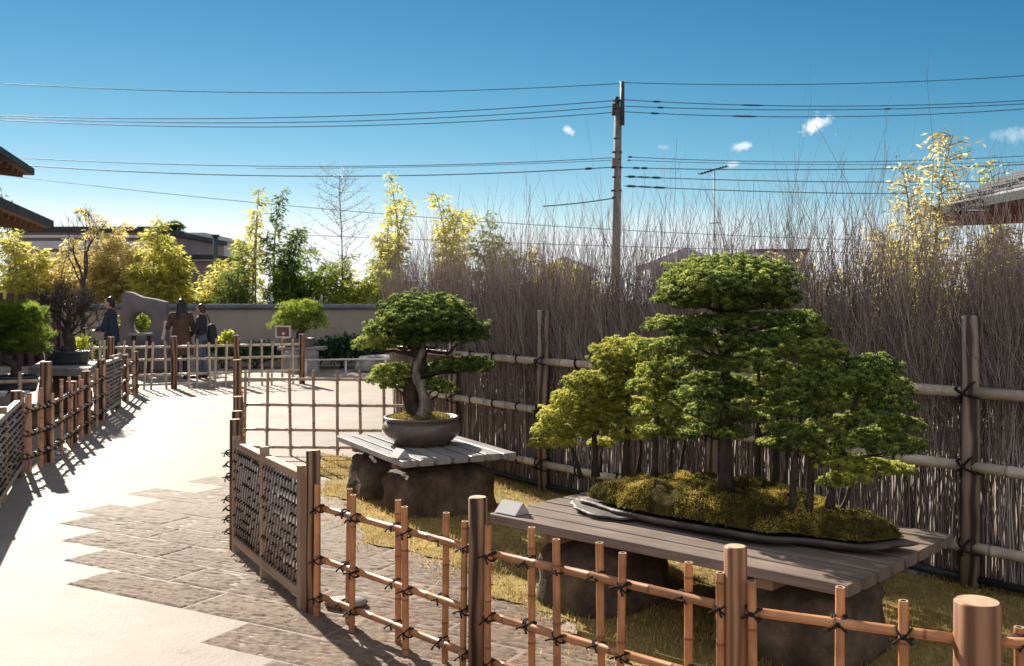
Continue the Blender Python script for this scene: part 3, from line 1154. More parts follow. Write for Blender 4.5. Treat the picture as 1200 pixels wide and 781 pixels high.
# ---------------------------------------------------------------- cross trellis behind the first table
ct = thing('bamboo_trellis', 'open square bamboo trellis crossing behind the small display table to the brushwood fence', 'fence', (-2, 10.25, 0))
TZ = (.785, .52, .265, .085)
tr0, tr1 = Vector((-2.84, 10.3, 0)), Vector((-.66, 10.15, 0))
for z in TZ:
    bamboo_pole(MB(), tr0 + Vector((0, 0, z)), tr1 + Vector((0, 0, z)), .0155, spacing=.3, n=8, hollow=False, wob=.004).build('rail', BGMATS, ct)
TIE_S = mesh_of(tie_mesh(.0150, .012, .0028), 'small_tie_mesh', M['lattice'])
for i, px in enumerate((289, 315, 340, 368, 396, 422, 450, 473, 500)):
    p, d = ray_hit([tr0, tr1], px)
    n = toward_cam(p, d)
    p = p + n * .028
    lean = d * random.uniform(-.02, .02)
    bamboo_pole(MB(), p - Vector((0, 0, .03)) + lean, p + Vector((0, 0, random.uniform(.87, .895))), .0155, spacing=.23, n=8).build('picket', BGMATS, ct)
    for z in TZ:
        put('tie', TIE_S, ct, p - n * .014 + Vector((0, 0, z)) + lean * (1 - z / .88), d)

# ---------------------------------------------------------------- far bamboo fence before the visitors
FP = [G(100, 459.5), G(130, 458), G(204, 456), G(277, 453), G(354, 450)]
fb = thing('bamboo_fence', 'far low bamboo fence with brown posts in front of the three visitors', 'fence', FP[2])
for p in FP[1:]:
    log_post(MB(), p, .95, .058, n=12, bev=.004).build('post', [M['log'], M['log_end']], fb)
for a, e in zip(FP[:-1], FP[1:]):
    for z in (.76, .53, .26, .09):
        bamboo_pole(MB(), a + Vector((0, 0, z)), e + Vector((0, 0, z)), .022, spacing=.3, n=7, hollow=False, wob=.006).build('rail', [M['bamboo_pale'], M['log_end'], M['hollow']], fb)
for px in (107, 117, 122, 146, 157, 172, 179.5, 193, 220, 230.5, 244, 253, 265.5, 293.5, 306, 319, 342.5):
    p, d = ray_hit(FP, px)
    n = toward_cam(p, d)
    p = p + n * .04
    bamboo_pole(MB(), p - Vector((0, 0, .03)) + d * random.uniform(-.05, .05), p + Vector((0, 0, random.uniform(.82, .90))), .021, spacing=.25, n=7).build('picket', [M['bamboo_pale'], M['log_end'], M['hollow']], fb)
    for z in (.76, .53, .26):
        MB().ball(p + Vector((0, 0, z)) - n * .018, .028, nu=6, nv=4).build('tie', M['lattice'], fb)

# ---------------------------------------------------------------- left fence along the path
LF = [G(-8, 606), G(4, 590), G(25, 556), G(54, 545), G(100, 511), G(119, 494), G(141, 478), G(158, 463)]
lf = thing('bamboo_fence', 'close bamboo picket fence along the left edge of the path', 'fence', LF[4])
for (px, py, yt, r) in ((54, 544, 424, .057), (84, 521, 447, .06), (101, 510, 435, .055), (119, 494, 422, .055), (136, 480, 416, .055), (147, 471, 416, .055), (158, 463, 412, .055), (19, 563, 458, .052)):
    g = G(px, py) + Vector((-.02, .12, 0))
    g = g * (1.0)
    g.x = (px - CX) / F * g.y
    log_post(MB(), g, H - (yt - YH) / F * g.y, r, n=12, bev=.004).build('post', [M['log'], M['log_end']], lf)
for a, e in ((LF[2], LF[3]), (LF[3], LF[4]), (LF[4], LF[5]), (LF[6], LF[7])):
    for z in (.58, .36, .15):
        bamboo_pole(MB(), a + Vector((0, 0, z)), e + Vector((0, 0, z)), .017, spacing=.27, n=7, hollow=False).build('rail', [M['bamboo_pale'], M['log_end'], M['hollow']], lf)
lx = [30.5, 36, 44.5, 50, 57, 61.5, 68, 76, 80, 85, 92, 97, 101, 105.5, 110, 115, 118.5, 143, 147, 151, 155, 158]
TIE_L = mesh_of(tie_mesh(.02, .02, .005), 'left_tie_mesh', M['cord'])
for i, px in enumerate(lx):
    p, d = ray_hit(LF, px)
    n = Vector((-d.y, d.x, 0))
    if n.x < 0:
        n = -n
    sd = 1 if i % 2 != 1 else -1
    q = p + n * (.034 * sd)
    bamboo_pole(MB(), q - Vector((0, 0, .03)), q + Vector((0, 0, random.uniform(.68, .77))), random.uniform(.016, .021), n=8).build('picket', BLMATS, lf)
    for z in (.58, .36, .15):
        o = put('tie', TIE_L, lf, p + n * .012 + Vector((0, 0, z)))
        o.rotation_euler = (0, random.uniform(-.3, .3), math.atan2(d.y, d.x) + math.pi)


def small_panel(label, a, e, zt, bays):
    t = thing('lattice_panel', label, 'fence panel', a)
    d = (e - a).normalized()
    n = toward_cam(a, d)
    for i in range(bays + 1):
        q = a.lerp(e, i / bays)
        MB().beam(q - Vector((0, 0, .05)), q + Vector((0, 0, zt + .07)), .045, .05, up=n, bev=.004).build('stile', M['frame'], t)
    for i in range(bays):
        lattice_bay(a.lerp(e, i / bays) + d * .023, a.lerp(e, (i + 1) / bays) - d * .023, .10, zt, t, frame=M['oldframe'], step=.07, r=.008, knots=True)


M['oldframe'] = surf('grey_panel_timber', [(.3, (.27, .22, .185)), (.7, (.42, .36, .31))], scale=(26, 1.6, 1), nscale=1.0, detail=6, rough=.6, coord='UV')
small_panel('dark lattice panel cut by the left edge of the photo, beside the path', G(4, 590) + (G(4, 590) - G(25, 556)), G(25, 556), .69, 2)
small_panel('small dark lattice panel set between the log posts of the left picket fence', G(122, 491), G(140, 478), .74, 2)

# short rail fence behind the left picket fence
rf_ = thing('rail_fence', 'grey single rail on thin posts behind the left fence', 'fence', (-6, 11.5, 0))
ra, rb = P(-30, 449, 11.0), P(62, 446, 11.4)
bamboo_pole(MB(), ra, rb, .022, spacing=.4, n=8, hollow=False).build('rail', [M['bamboo_grey'], M['log_end'], M['hollow']], rf_)
for px in (-20, 25):
    p, d = ray_hit([ra, rb], px)
    bamboo_pole(MB(), (p.x, p.y - .035, -.05), (p.x, p.y - .035, .80), .022, n=8).build('post', BGMATS, rf_)

# ---------------------------------------------------------------- brushwood fence
BP = [Vector((-1.32, 10.75, 0)), Vector((-.55, 9.46, 0)), Vector((.263, 8.3, 0)), Vector((1.40, 6.92, 0)), Vector((2.54, 5.52, 0)), Vector((3.68, 4.13, 0)), Vector((4.7, 2.9, 0))]
bf = thing('brushwood_fence', 'tall brown brushwood fence of bundled twigs tied to pale bamboo rails', 'fence', BP[3])
for p in BP[1:-1]:
    log_post(MB(), p, 1.515, .052, n=16, bev=.006).build('post', [M['oldpost'], M['log_end']], bf)
BZ = (1.09, .68, .235)
for a, e in zip(BP[1:-1], BP[2:]):
    d = (e - a).normalized()
    n = toward_cam((a + e) / 2, d)
    for z in BZ:
        bamboo_pole(MB(), a + d * .03 + n * .012 + Vector((0, 0, z)), e - d * .03 + n * .012 + Vector((0, 0, z)), .031, spacing=.33, n=12, hollow=False).build('rail', [M['bamboo_pale'], M['log_end'], M['hollow']], bf)
    MB().tube([a + d * .03 + Vector((0, 0, .06)), e - d * .03 + Vector((0, 0, .06))], .022, n=8).build('bottom_rail', M['iron'], bf)
a, e = BP[0], BP[1]
d = (e - a).normalized()
for z in BZ:
    bamboo_pole(MB(), a + Vector((0, 0, z)), e - d * .03 + Vector((0, 0, z)), .031, spacing=.33, n=10, hollow=False).build('rail', [M['bamboo_pale'], M['log_end'], M['hollow']], bf)


def rail_tie():
    b = MB()
    for o in (-.006, .0, .006):
        pts = [Vector((o + .004 * math.sin(q), math.cos(q * math.pi / 5) * .036, math.sin(q * math.pi / 5) * .036)) for q in range(10)]
        b.tube(pts, .0035, n=5, closed=True)
    b.ball((0, .02, .034), .010, nu=6, nv=5)
    b.tube([(0, .02, .034), (.012, .03, .045), (.022, .034, .038)], .0035, n=5)
    b.tube([(0, .02, .034), (-.014, .03, .046), (-.024, .036, .052)], .0035, n=5)
    return b


RT = mesh_of(rail_tie(), 'rail_tie_mesh', M['cord'])
PT = mesh_of(tie_mesh(.05, .03, .005), 'post_tie_mesh', M['cord'])
for a, e in zip(BP[1:-1], BP[2:]):
    d = (e - a).normalized()
    n = toward_cam((a + e) / 2, d)
    for z in BZ:
        for s_ in (.24, .5, .76):
            put('tie', RT, bf, a.lerp(e, s_) + n * .012 + Vector((0, 0, z)), d)
        put('tie', PT, bf, a + n * .012 + Vector((0, 0, z)), d)

# the brushwood itself: thousands of twigs, bundled upright and fraying out at the top
seglen = [(q - p).length for p, q in zip(BP[:-1], BP[1:])]
cum = np.concatenate([[0], np.cumsum(seglen)])


def along(s):
    s = np.asarray(s)
    k = np.clip(np.searchsorted(cum, s, side='right') - 1, 0, len(seglen) - 1)
    A = np.array([list(p) for p in BP])
    t = ((s - cum[k]) / np.array(seglen)[k])[:, None]
    pos = A[k] * (1 - t) + A[k + 1] * t
    d = unit(A[k + 1] - A[k])
    nrm = np.stack([-d[:, 1], d[:, 0], np.zeros(len(s))], axis=1)     # away from the camera
    nrm *= np.sign(nrm[:, 1])[:, None]
    return pos, d, nrm


def brushwood():
    T = cum[-1]
    NT = 5000
    s = rng.uniform(-.05, T, NT)
    s = np.clip(s, 0, T)
    pos, d, nrm = along(s)
    dep = rng.uniform(.045, .16, NT)
    hgt = np.clip(rng.normal(1.55, .22, NT), 1.0, 2.1)
    end_l = np.clip(1 - s / 1.5, 0, 1)
    K = 8
    tt = np.linspace(0, 1, K)
    lean_s = rng.normal(0, .17, NT) - end_l * rng.uniform(0, .35, NT)
    lean_n = rng.normal(.05, .07, NT)
    wob = rng.normal(0, .012, (NT, K, 2))
    wob[:, 0] = 0
    Pt = pos[:, None, :] + np.zeros((NT, K, 3))
    ss = lean_s[:, None] * tt[None] ** 2.2 + np.cumsum(wob[..., 0], axis=1) * .8
    nn = dep[:, None] + lean_n[:, None] * tt[None] ** 2 + np.cumsum(wob[..., 1], axis=1) * .4
    Pt = Pt + d[:, None, :] * ss[..., None] + nrm[:, None, :] * np.maximum(nn, .042)[..., None]
    Pt[..., 2] = .03 + hgt[:, None] * tt[None]
    r0 = rng.uniform(.0022, .0052, NT)
    Rd = r0[:, None] * (1 - .72 * tt[None])
    Vs, Qs = tubes_np(Pt, Rd, 3)
    # fine upper twigs, forking outwards
    def fork(Pt, hostd, hostn, hend, reps, f0, L0, L1, spread, r_lo, r_hi, tall_p, KB=5):
        K = Pt.shape[1]
        NB = len(Pt) * reps
        k = np.repeat(np.arange(len(Pt)), reps)
        fi = rng.uniform(f0, 1.0, NB) * (K - 1)
        i0 = np.clip(fi.astype(int), 0, K - 2)
        fr = (fi - i0)[:, None]
        st = Pt[k, i0] * (1 - fr) + Pt[k, i0 + 1] * fr
        tang = unit(Pt[k, i0 + 1] - Pt[k, i0])
        L = rng.uniform(L0, L1, NB)
        tall = rng.random(NB) < tall_p
        L = np.where(tall, rng.uniform(.6, 1.0, NB), L)
        az = rng.uniform(0, 2 * np.pi, NB)
        sp = np.abs(rng.normal(0, spread, NB)) * np.where(tall, .6, 1)
        dirn = unit(tang + hostd[k] * (np.cos(az) * sp - hend[k] * .2)[:, None] + hostn[k] * (np.sin(az) * sp * .5)[:, None] + np.array([0, 0, .35]))
        tb = np.linspace(0, 1, KB)
        bend = rng.normal(0, .13, (NB, 3))
        bend[:, 2] = np.abs(bend[:, 2]) * .3
        Q = st[:, None, :] + dirn[:, None, :] * (L[:, None] * tb[None])[..., None] + bend[:, None, :] * ((L[:, None] * tb[None] ** 2)[..., None])
        Q += rng.normal(0, .007, Q.shape) * (tb[None, :, None] > 0)
        rad = rng.uniform(r_lo, r_hi, NB)[:, None] * (1 - .5 * tb[None])
        return Q, rad, k
    B1, R1, k1 = fork(Pt, d, nrm, end_l, 4, .40, .22, .66, .42, .0011, .0024, .020)
    B2, R2, k2 = fork(B1, d[k1], nrm[k1], end_l[k1], 1, .3, .10, .34, .45, .0008, .0013, .006, KB=4)
    V2, Q2 = tubes_np(B1, R1, 3)
    V3, Q3 = tubes_np(B2, R2, 3)
    t0 = np.clip(rng.normal(.52, .22, NT), 0, 1)
    t1_ = np.clip(t0[k1] * .5 + rng.normal(.27, .20, len(k1)), 0, 1)
    t2_ = np.clip(t1_[k2] + .05, 0, 1)
    tint = np.concatenate([np.repeat(t0, K * 3), np.repeat(t1_, 15), np.repeat(t2_, 12)])
    return np.concatenate([Vs, V2, V3]), np.concatenate([Qs, Q2 + len(Vs), Q3 + len(Vs) + len(V2)]), tint


V_, Q_, T_ = brushwood()
tag(np_mesh('brushwood', V_, Q_, M['twig'], bf, tint=T_), kind='stuff')


# ================================================================== FOLIAGE BUILDERS
def pads_np(pads, lump, need_l, need_w, tufts=16, needles=5, gold=0.0):
    """pads: (centre, hx, hy, hz, tint shift) -> a cloud of needle tufts sitting on small lumps over each pad"""
    Vl, tl = [], []
    for (c, hx, hy, hz, ts) in pads:
        c = np.array(c)
        area = 2 * math.pi * ((hx * hy) + (hx * hz) + (hy * hz)) / 3 * 1.35
        nl = max(10, int(area / (math.pi * lump ** 2 * .62)))
        i = np.arange(nl) + .5
        zc = 1 - 1.42 * i / nl
        ph = i * 2.39996 + random.random() * 6
        rr = np.sqrt(np.clip(1 - zc ** 2, 0, 1))
        nrm = np.stack([rr * np.cos(ph), rr * np.sin(ph), zc], axis=1)
        nrm += rng.normal(0, .09, nrm.shape)
        rad = rng.uniform(.80, 1.08, nl)
        rad += np.array([.10 * mnoise.noise((q[0] * 2.3 + c[0] * 9, q[1] * 2.3, q[2] * 2.3)) for q in nrm])
        ctr = c + nrm * np.array([hx, hy, hz]) * rad[:, None]
        ctr[:, 2] = np.maximum(ctr[:, 2], c[2] - hz * .45)
        on = unit(nrm / np.array([hx, hy, hz]))
        on[:, 2] = np.abs(on[:, 2]) * .6 + on[:, 2] * .4 + .15
        on = unit(on)
        lr = lump * rng.uniform(.7, 1.25, nl)
        # tufts on each lump
        k = np.repeat(np.arange(nl), tufts)
        td = unit(rng.normal(size=(nl * tufts, 3)) + on[k] * 1.1)
        tp = ctr[k] + td * (lr[k] * rng.uniform(.55, 1.0, len(k)))[:, None] * np.array([1.15, 1.15, .62])
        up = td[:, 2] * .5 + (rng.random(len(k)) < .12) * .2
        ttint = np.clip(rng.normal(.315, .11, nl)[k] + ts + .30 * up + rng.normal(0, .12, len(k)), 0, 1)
        # needles
        k2 = np.repeat(np.arange(len(k)), needles)
        nd = unit(td[k2] * .9 + rng.normal(0, .75, (len(k2), 3)) + np.array([0, 0, .15]))
        side = unit(np.cross(nd, rng.normal(size=(len(k2), 3))))
        ln = need_l * rng.uniform(.7, 1.3, len(k2))
        wd = need_w * rng.uniform(.7, 1.3, len(k2))
        V = np.empty((len(k2), 3, 3))
        V[:, 0] = tp[k2] - side * wd[:, None] * .5
        V[:, 1] = tp[k2] + side * wd[:, None] * .5
        V[:, 2] = tp[k2] + nd * ln[:, None]
        Vl.append(V.reshape(-1, 3))
        tt = np.repeat(ttint[k2], 3)
        tl.append(tt)
    V = np.concatenate(Vl)
    return V, np.arange(len(V)).reshape(-1, 3), np.concatenate(tl)


def branch_tube(b, a, e, r0, r1, sag=.0, n=7, k=6, wob=.15, mi=0):
    a, e = Vector(a), Vector(e)
    L = (e - a).length
    pts, rad = [], []
    o = random.random() * 50
    for i in range(k + 1):
        t = i / k
        p = a.lerp(e, t)
        w = math.sin(math.pi * t) * L * wob
        p = p + Vector((mnoise.noise((o + t * 2, 0, 0)), mnoise.noise((0, o + t * 2, 0)), mnoise.noise((0, 0, o + t * 2)))) * w
        p.z -= sag * math.sin(math.pi * t) * L
        pts.append(p)
        rad.append((r0 + (r1 - r0) * t) * (1 + .12 * mnoise.noise((o + t * 5, 3, 1))))
    b.tube(pts, rad, n=n, mi=mi)
    return pts


# ================================================================== DISPLAY TABLES
def table(label, front_l, front_r, depth_dir_len, z, planks, planks_along_front, mat, gap=.028, thick=.045):
    """top made of planks; returns the thing and its frame (origin at front-left top corner, ex, ey)"""
    a, q = Vector(front_l), Vector(front_r)
    ex = (q - a)
    Lx = ex.length
    ex.normalize()
    ey = Vector((-ex.y, ex.x, 0))
    Ly = depth_dir_len
    c = a + ex * Lx / 2 + ey * Ly / 2
    t = thing('display_table', label, 'table', (c.x, c.y, 0))
    b = MB()
    if planks_along_front:
        w = Ly / planks
        for i in range(planks):
            m = a + ey * (w * (i + .5)) - Vector((0, 0, thick / 2 + random.uniform(0, .0025)))
            b.beam(m, m + ex * (Lx + random.uniform(-.004, .004)), w - gap, thick, bev=.004)
    else:
        w = Lx / planks
        for i in range(planks):
            m = a + ex * (w * (i + .5)) - Vector((0, 0, thick / 2 + random.uniform(0, .0025)))
            b.beam(m, m + ey * (Ly + random.uniform(-.004, .004)), w - gap, thick, bev=.004)
    b.build('tabletop', mat, t)
    for s_ in (.2, .8):
        if planks_along_front:
            m0 = a + ex * (Lx * s_) + ey * .06
            m1 = a + ex * (Lx * s_) + ey * (Ly - .06)
        else:
            m0 = a + ey * (Ly * s_) + ex * .06
            m1 = a + ey * (Ly * s_) + ex * (Lx - .06)
        dz = Vector((0, 0, thick + .028))
        MB().beam(m0 - dz, m1 - dz, .09, .05, bev=.004).build('bearer', M['beam'], t)
    return t, a, ex, ey, Lx, Ly


def boulder(name, label, cat, c, size, rot, z0, z1, mat, seed, group=None, pw=.55, amp=.07):
    """rough squared boulder from a superellipsoid with fractal lumps"""
    nu, nv = 84, 54
    V, Q = [], []
    cr, sr = math.cos(rot), math.sin(rot)
    sg = lambda v, p: math.copysign(abs(v) ** p, v)
    hz = (z1 - z0) / 2
    for j in range(nv + 1):
        ph = -math.pi / 2 + math.pi * j / nv
        for i in range(nu):
            th = 2 * math.pi * i / nu
            x, y, zz = sg(math.cos(ph), pw) * sg(math.cos(th), pw), sg(math.cos(ph), pw) * sg(math.sin(th), pw), sg(math.sin(ph), pw * .6)
            nz = mnoise.fractal((x * 1.6 + seed, y * 1.6, zz * 1.6), .75, 2.1, 7) + .35 * (abs(mnoise.noise((x * 3.2 + seed, y * 3.2, zz * 2.2 + 4))) - .25)
            k = 1 + amp * 1.4 * nz
            flare = 1 + .08 * (-zz)
            lx, ly = x * size[0] * k * flare, y * size[1] * k * flare
            lz = z0 + hz + zz * hz * (1 + (.25 * amp * nz if zz < .9 else 0))
            V.append((c[0] + lx * cr - ly * sr, c[1] + lx * sr + ly * cr, min(lz, z1)))
    for j in range(nv):
        for i in range(nu):
            i2 = (i + 1) % nu
            Q.append((j * nu + i, j * nu + i2, (j + 1) * nu + i2, (j + 1) * nu + i))
    o = np_mesh(name, V, Q, mat, smooth=True, origin=(c[0], c[1], 0))
    return tag(o, label, cat, group)


# small table
ZT = .46
T1F, T1R = G(470, 541, ZT), G(607, 530, ZT)
t1, a1, ex1, ey1, lx1, ly1 = table('small grey plank table carrying the single potted conifer', T1F, T1R, 1.51, ZT, 7, False, M['plank'])
c1 = a1 + ex1 * lx1 / 2 + ey1 * ly1 / 2
rot1 = math.atan2(ex1.y, ex1.x)
s = a1 + ex1 * lx1 * .50 + ey1 * .40
boulder('support_boulder', 'dark boulder under the front end of the small plank table', 'stone', s, (.40, .30), rot1, -.08, ZT - .099, M['boulder'], 3.3, 'boulders under the tables')
s = a1 + ex1 * lx1 * .42 + ey1 * 1.12
boulder('support_boulder', 'dark boulder under the back end of the small plank table', 'stone', s, (.36, .29), rot1, -.08, ZT - .099, M['boulder'], 8.1, 'boulders under the tables')
# big table
T2L, T2R = G(572, 602, ZT), G(992, 687, ZT)
t2, a2, ex2, ey2, lx2, ly2 = table('large brown plank table carrying the miniature conifer forest', T2L, T2R, 1.22, ZT, 8, True, M['plank_brown'], thick=.05)
c2 = a2 + ex2 * lx2 / 2 + ey2 * ly2 / 2
rot2 = math.atan2(ex2.y, ex2.x)
boulder('support_boulder', 'brown boulder under the left end of the large plank table', 'stone', a2 + ex2 * .46 + ey2 * .42, (.27, .33), rot2, -.08, ZT - .104, M['boulder'], 5.2, 'boulders under the tables')
boulder('support_boulder', 'brown boulder under the right end of the large plank table', 'stone', a2 + ex2 * 1.60 + ey2 * .44, (.30, .33), rot2, -.08, ZT - .104, M['boulder'], 1.7, 'boulders under the tables')


def place_card(label, p, ex, ey, w=.13, d=.07, h=.055):
    """bent metal tent card"""
    b = MB()
    z = p.z
    q0, q1 = p, p + ex * w
    prof = [ey * 0, ey * (d * .55) + Vector((0, 0, h)), ey * d]
    th = Vector((0, 0, .003))
    for i in range(2):
        for f_ in (0, 1):
            A, B_ = prof[i] + th * f_, prof[i + 1] + th * f_
            o = len(b.v)
            b.v += [q0 + A, q1 + A, q1 + B_, q0 + B_]
            b.face([o, o + 1, o + 2, o + 3] if f_ else [o + 3, o + 2, o + 1, o], [(0, 0), (w, 0), (w, h), (0, h)])
    for q in (q0, q1):
        o = len(b.v)
        b.v += [q + prof[0], q + prof[1], q + prof[2]]
        b.face([o, o + 1, o + 2], [(0, 0), (.1, 0), (.1, .1)])
    return tag(b.build('name_card', M['card'], origin=p), label, 'sign')


place_card('blank folded metal name card on the front edge of the small table', a1 + ex1 * .012 + ey1 * .10 + Vector((0, 0, .003)), (-ey1 * .55 + ex1 * .1).normalized() * -1, ex1, w=.12, d=.10, h=.06)
place_card('blank folded metal name card at the left corner of the large table', a2 + ex2 * .015 + ey2 * .035 + Vector((0, 0, .003)), ex2, ey2, w=.15, d=.11, h=.06)

# ================================================================== SINGLE POTTED CONIFER
pc = Vector((c1.x, c1.y, ZT))
pb = thing('potted_bonsai', 'single old conifer with pale trunk in a round brown pot', 'bonsai', pc)
DB = pc.y
b = MB()
prof = [(.0, .012), (.19, .012), (.195, .0), (.225, .0), (.235, .02), (.262, .04), (.298, .075), (.315, .115), (.308, .15), (.283, .178), (.270, .187), (.292, .196), (.300, .206), (.298, .216), (.285, .218), (.272, .212), (.262, .185), (.0, .175)]
b.lathe(prof, pc + Vector((0, 0, .001)), n=56)
pot = b.build('pot', M['pot'], pb)
# soil and moss
V, Q = [], []
nr, na = 14, 48
for j in range(nr + 1):
    r_ = .268 * j / nr
    for i in range(na):
        a_ = 2 * math.pi * i / na
        x, y = r_ * math.cos(a_), r_ * math.sin(a_)
        z = .196 + .035 * (1 - (r_ / .268) ** 2) + .012 * mnoise.fractal((x * 14, y * 14, 2), 1, 2, 4)
        V.append((pc.x + x, pc.y + y, ZT + z))
for j in range(nr):
    for i in range(na):
        i2 = (i + 1) % na
        Q.append((j * na + i, j * na + i2, (j + 1) * na + i2, (j + 1) * na + i))
np_mesh('soil', V, Q, M['mossbase'], pb, smooth=True)
mp_ = []
for k in range(900):
    r_, a_ = .26 * math.sqrt(random.random()), random.uniform(0, 6.28)
    x, y = r_ * math.cos(a_), r_ * math.sin(a_)
    if mnoise.noise((x * 9, y * 9, 5)) < -.05 and random.random() < .75:
        continue
    mp_.append(((pc.x + x, pc.y + y, ZT + .20 + .035 * (1 - (r_ / .268) ** 2))))
mp_ = np.array(mp_)
kk = np.repeat(np.arange(len(mp_)), 9)
dd = unit(rng.normal(0, .6, (len(kk), 3)) + np.array([0, 0, 1.0]))
V_, Q_ = leaves_np(mp_[kk] + rng.normal(0, .006, (len(kk), 3)), dd, rng.uniform(.008, .018, len(kk)), rng.uniform(.003, .005, len(kk)))
tag(np_mesh('moss', V_, Q_, M['moss'], pb, tint=np.repeat(np.clip(rng.normal(.68, .2, len(kk)), 0, 1), 4)), kind='stuff')


def PX(px, py, d=DB, dy=0.0):
    return P(px, py, d + dy)


# trunk: a living strand with rough bark, a bleached strand and a hollow stump beside it
b = MB()
main = [PX(490, 487), PX(483, 472), PX(482, 458), PX(486, 444), PX(492, 430), PX(492, 416), PX(488, 404), PX(491, 390), PX(496, 374)]
b.tube(resample(main, .03), [.075 * (1 - .6 * i / 40) + .012 * math.sin(i * 1.7) * .5 for i in range(len(resample(main, .03)))], n=14)
for a_ in range(7):                                   # surface roots
    an = a_ * .9 + .3
    r_ = random.uniform(.10, .16)
    branch_tube(b, PX(489, 478), PX(489, 488) + Vector((math.cos(an) * r_, math.sin(an) * r_, -.01)), .035, .012, n=8, wob=.3)
trunk = b.build('trunk', M['bark'], pb)
b = MB()
st2 = [PX(499, 488, dy=-.03), PX(500, 474, dy=-.05), PX(496, 460, dy=-.065), PX(489, 447, dy=-.06), PX(487, 434, dy=-.055), PX(491, 421, dy=-.05), PX(496, 408, dy=-.03), PX(493, 396, dy=.0)]
pp = resample(st2, .03)
b.tube(pp, [.040 * (1 - .35 * i / len(pp)) + .006 * math.sin(i * 2.1) for i in range(len(pp))], n=12)
b.build('bleached_strand', M['deadwood'], pb)
b = MB()
st3 = [PX(495, 489, dy=-.09), PX(499, 477, dy=-.09), PX(497, 466, dy=-.095), PX(493, 455, dy=-.09), PX(496, 446, dy=-.08)]
pp = resample(st3, .02)
b.tube(pp, [.062 * (1 - .62 * i / len(pp)) + .005 * math.sin(i * 2.7) for i in range(len(pp))], n=12)
b.build('dead_stump', M['deadwood'], pb)
pads1 = [  # px, py, half width px, half height px, depth shift m, tint
    (497, 366, 47, 25, 0, 0), (500, 372, 46, 22, .2, -.1), (494, 378, 48, 20, -.17, .0), (530, 384, 36, 15, -.05, -.05), (552, 394, 18, 10, .0, .0), (530, 380, 28, 16, .2, -.1),
    (455, 388, 26, 14, 0, .16), (438, 404, 20, 11, -.04, .2), (452, 400, 24, 11, .14, .08), (470, 378, 26, 15, -.12, .12), (468, 404, 20, 9, -.1, .05),
    (512, 398, 34, 10, -.1, -.05), (482, 396, 24, 9, .1, -.05),
    (548, 429, 25, 12, .0, -.05), (528, 430, 22, 10, -.1, .0), (510, 434, 18, 9, .1, 0), (560, 432, 14, 8, .12, -.08),
    (460, 437, 23, 12, 0, .12), (448, 446, 15, 9, -.08, .2), (472, 446, 16, 8, .08, .1), (462, 452, 16, 6, -.02, .1),
    (515, 453, 15, 7, -.04, .06), (524, 458, 9, 5, .04, .1), (505, 447, 10, 6, .06, 0)]
S = DB / F
pl = [(tuple(PX(x, y, dy=dy)), hw * S, hw * S * .85, hh * S * .84, ts) for (x, y, hw, hh, dy, ts) in pads1]
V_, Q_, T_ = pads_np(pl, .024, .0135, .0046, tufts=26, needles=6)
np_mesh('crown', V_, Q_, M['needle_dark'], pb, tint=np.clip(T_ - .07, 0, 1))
b = MB()
for (x, y, hw, hh, dy, ts) in pads1:
    st_ = min(main, key=lambda q: abs(q.z - PX(x, y + 18).z))
    branch_tube(b, st_, PX(x, y + hh * .3, dy=dy), .018, .005, n=7, wob=.35)
b.build('branches', M['bark'], trunk, origin=pc)

# ================================================================== MINIATURE FOREST
fo_c = c2 + ex2 * .06 + Vector((0, 0, 0))
fo = thing('forest_bonsai', 'miniature forest of conifers on a mossy stone slab', 'bonsai', (fo_c.x, fo_c.y, ZT))


def loc2(u, v, z):
    return c2 + ex2 * u + ey2 * v + Vector((0, 0, z - c2.z))


# outline of the tray in table coordinates (u along, v across)
def tray_r(a_, k=1.0):
    w = 1 + .05 * mnoise.fractal((math.cos(a_) * 4, math.sin(a_) * 4, 2.5), .8, 2, 4) + .07 * math.sin(3 * a_ + 1) + .05 * math.sin(5 * a_ + 2.2) + .03 * math.sin(9 * a_)
    return w * k


UC, VC, UA, VA = .055, .035, .845, .30
V, Q = [], []
na = 90
rings = [(0.0, .004), (.80, .004), (.93, .008), (1.0, .022), (1.03, .034), (1.02, .044), (.97, .046), (.90, .036), (.5, .034), (0.0, .034)]
for (k, z) in rings:
    for i in range(na):
        a_ = 2 * math.pi * i / na
        w = tray_r(a_)
        ca, sa = math.cos(a_), math.sin(a_)
        ca, sa = math.copysign(abs(ca) ** .8, ca), math.copysign(abs(sa) ** .8, sa)
        lift = .016 * mnoise.noise((math.cos(a_) * 2.5, math.sin(a_) * 2.5, 7)) * k
        p = loc2(UC + UA * ca * w * k, VC + VA * sa * w * k, ZT + .002 + max(0, z + (lift if z > .005 else 0)))
        V.append(p)
for j in range(len(rings) - 1):
    for i in range(na):
        i2 = (i + 1) % na
        Q.append((j * na + i, j * na + i2, (j + 1) * na + i2, (j + 1) * na + i))
np_mesh('stone_slab', V, Q, M['slab'], fo, smooth=True)


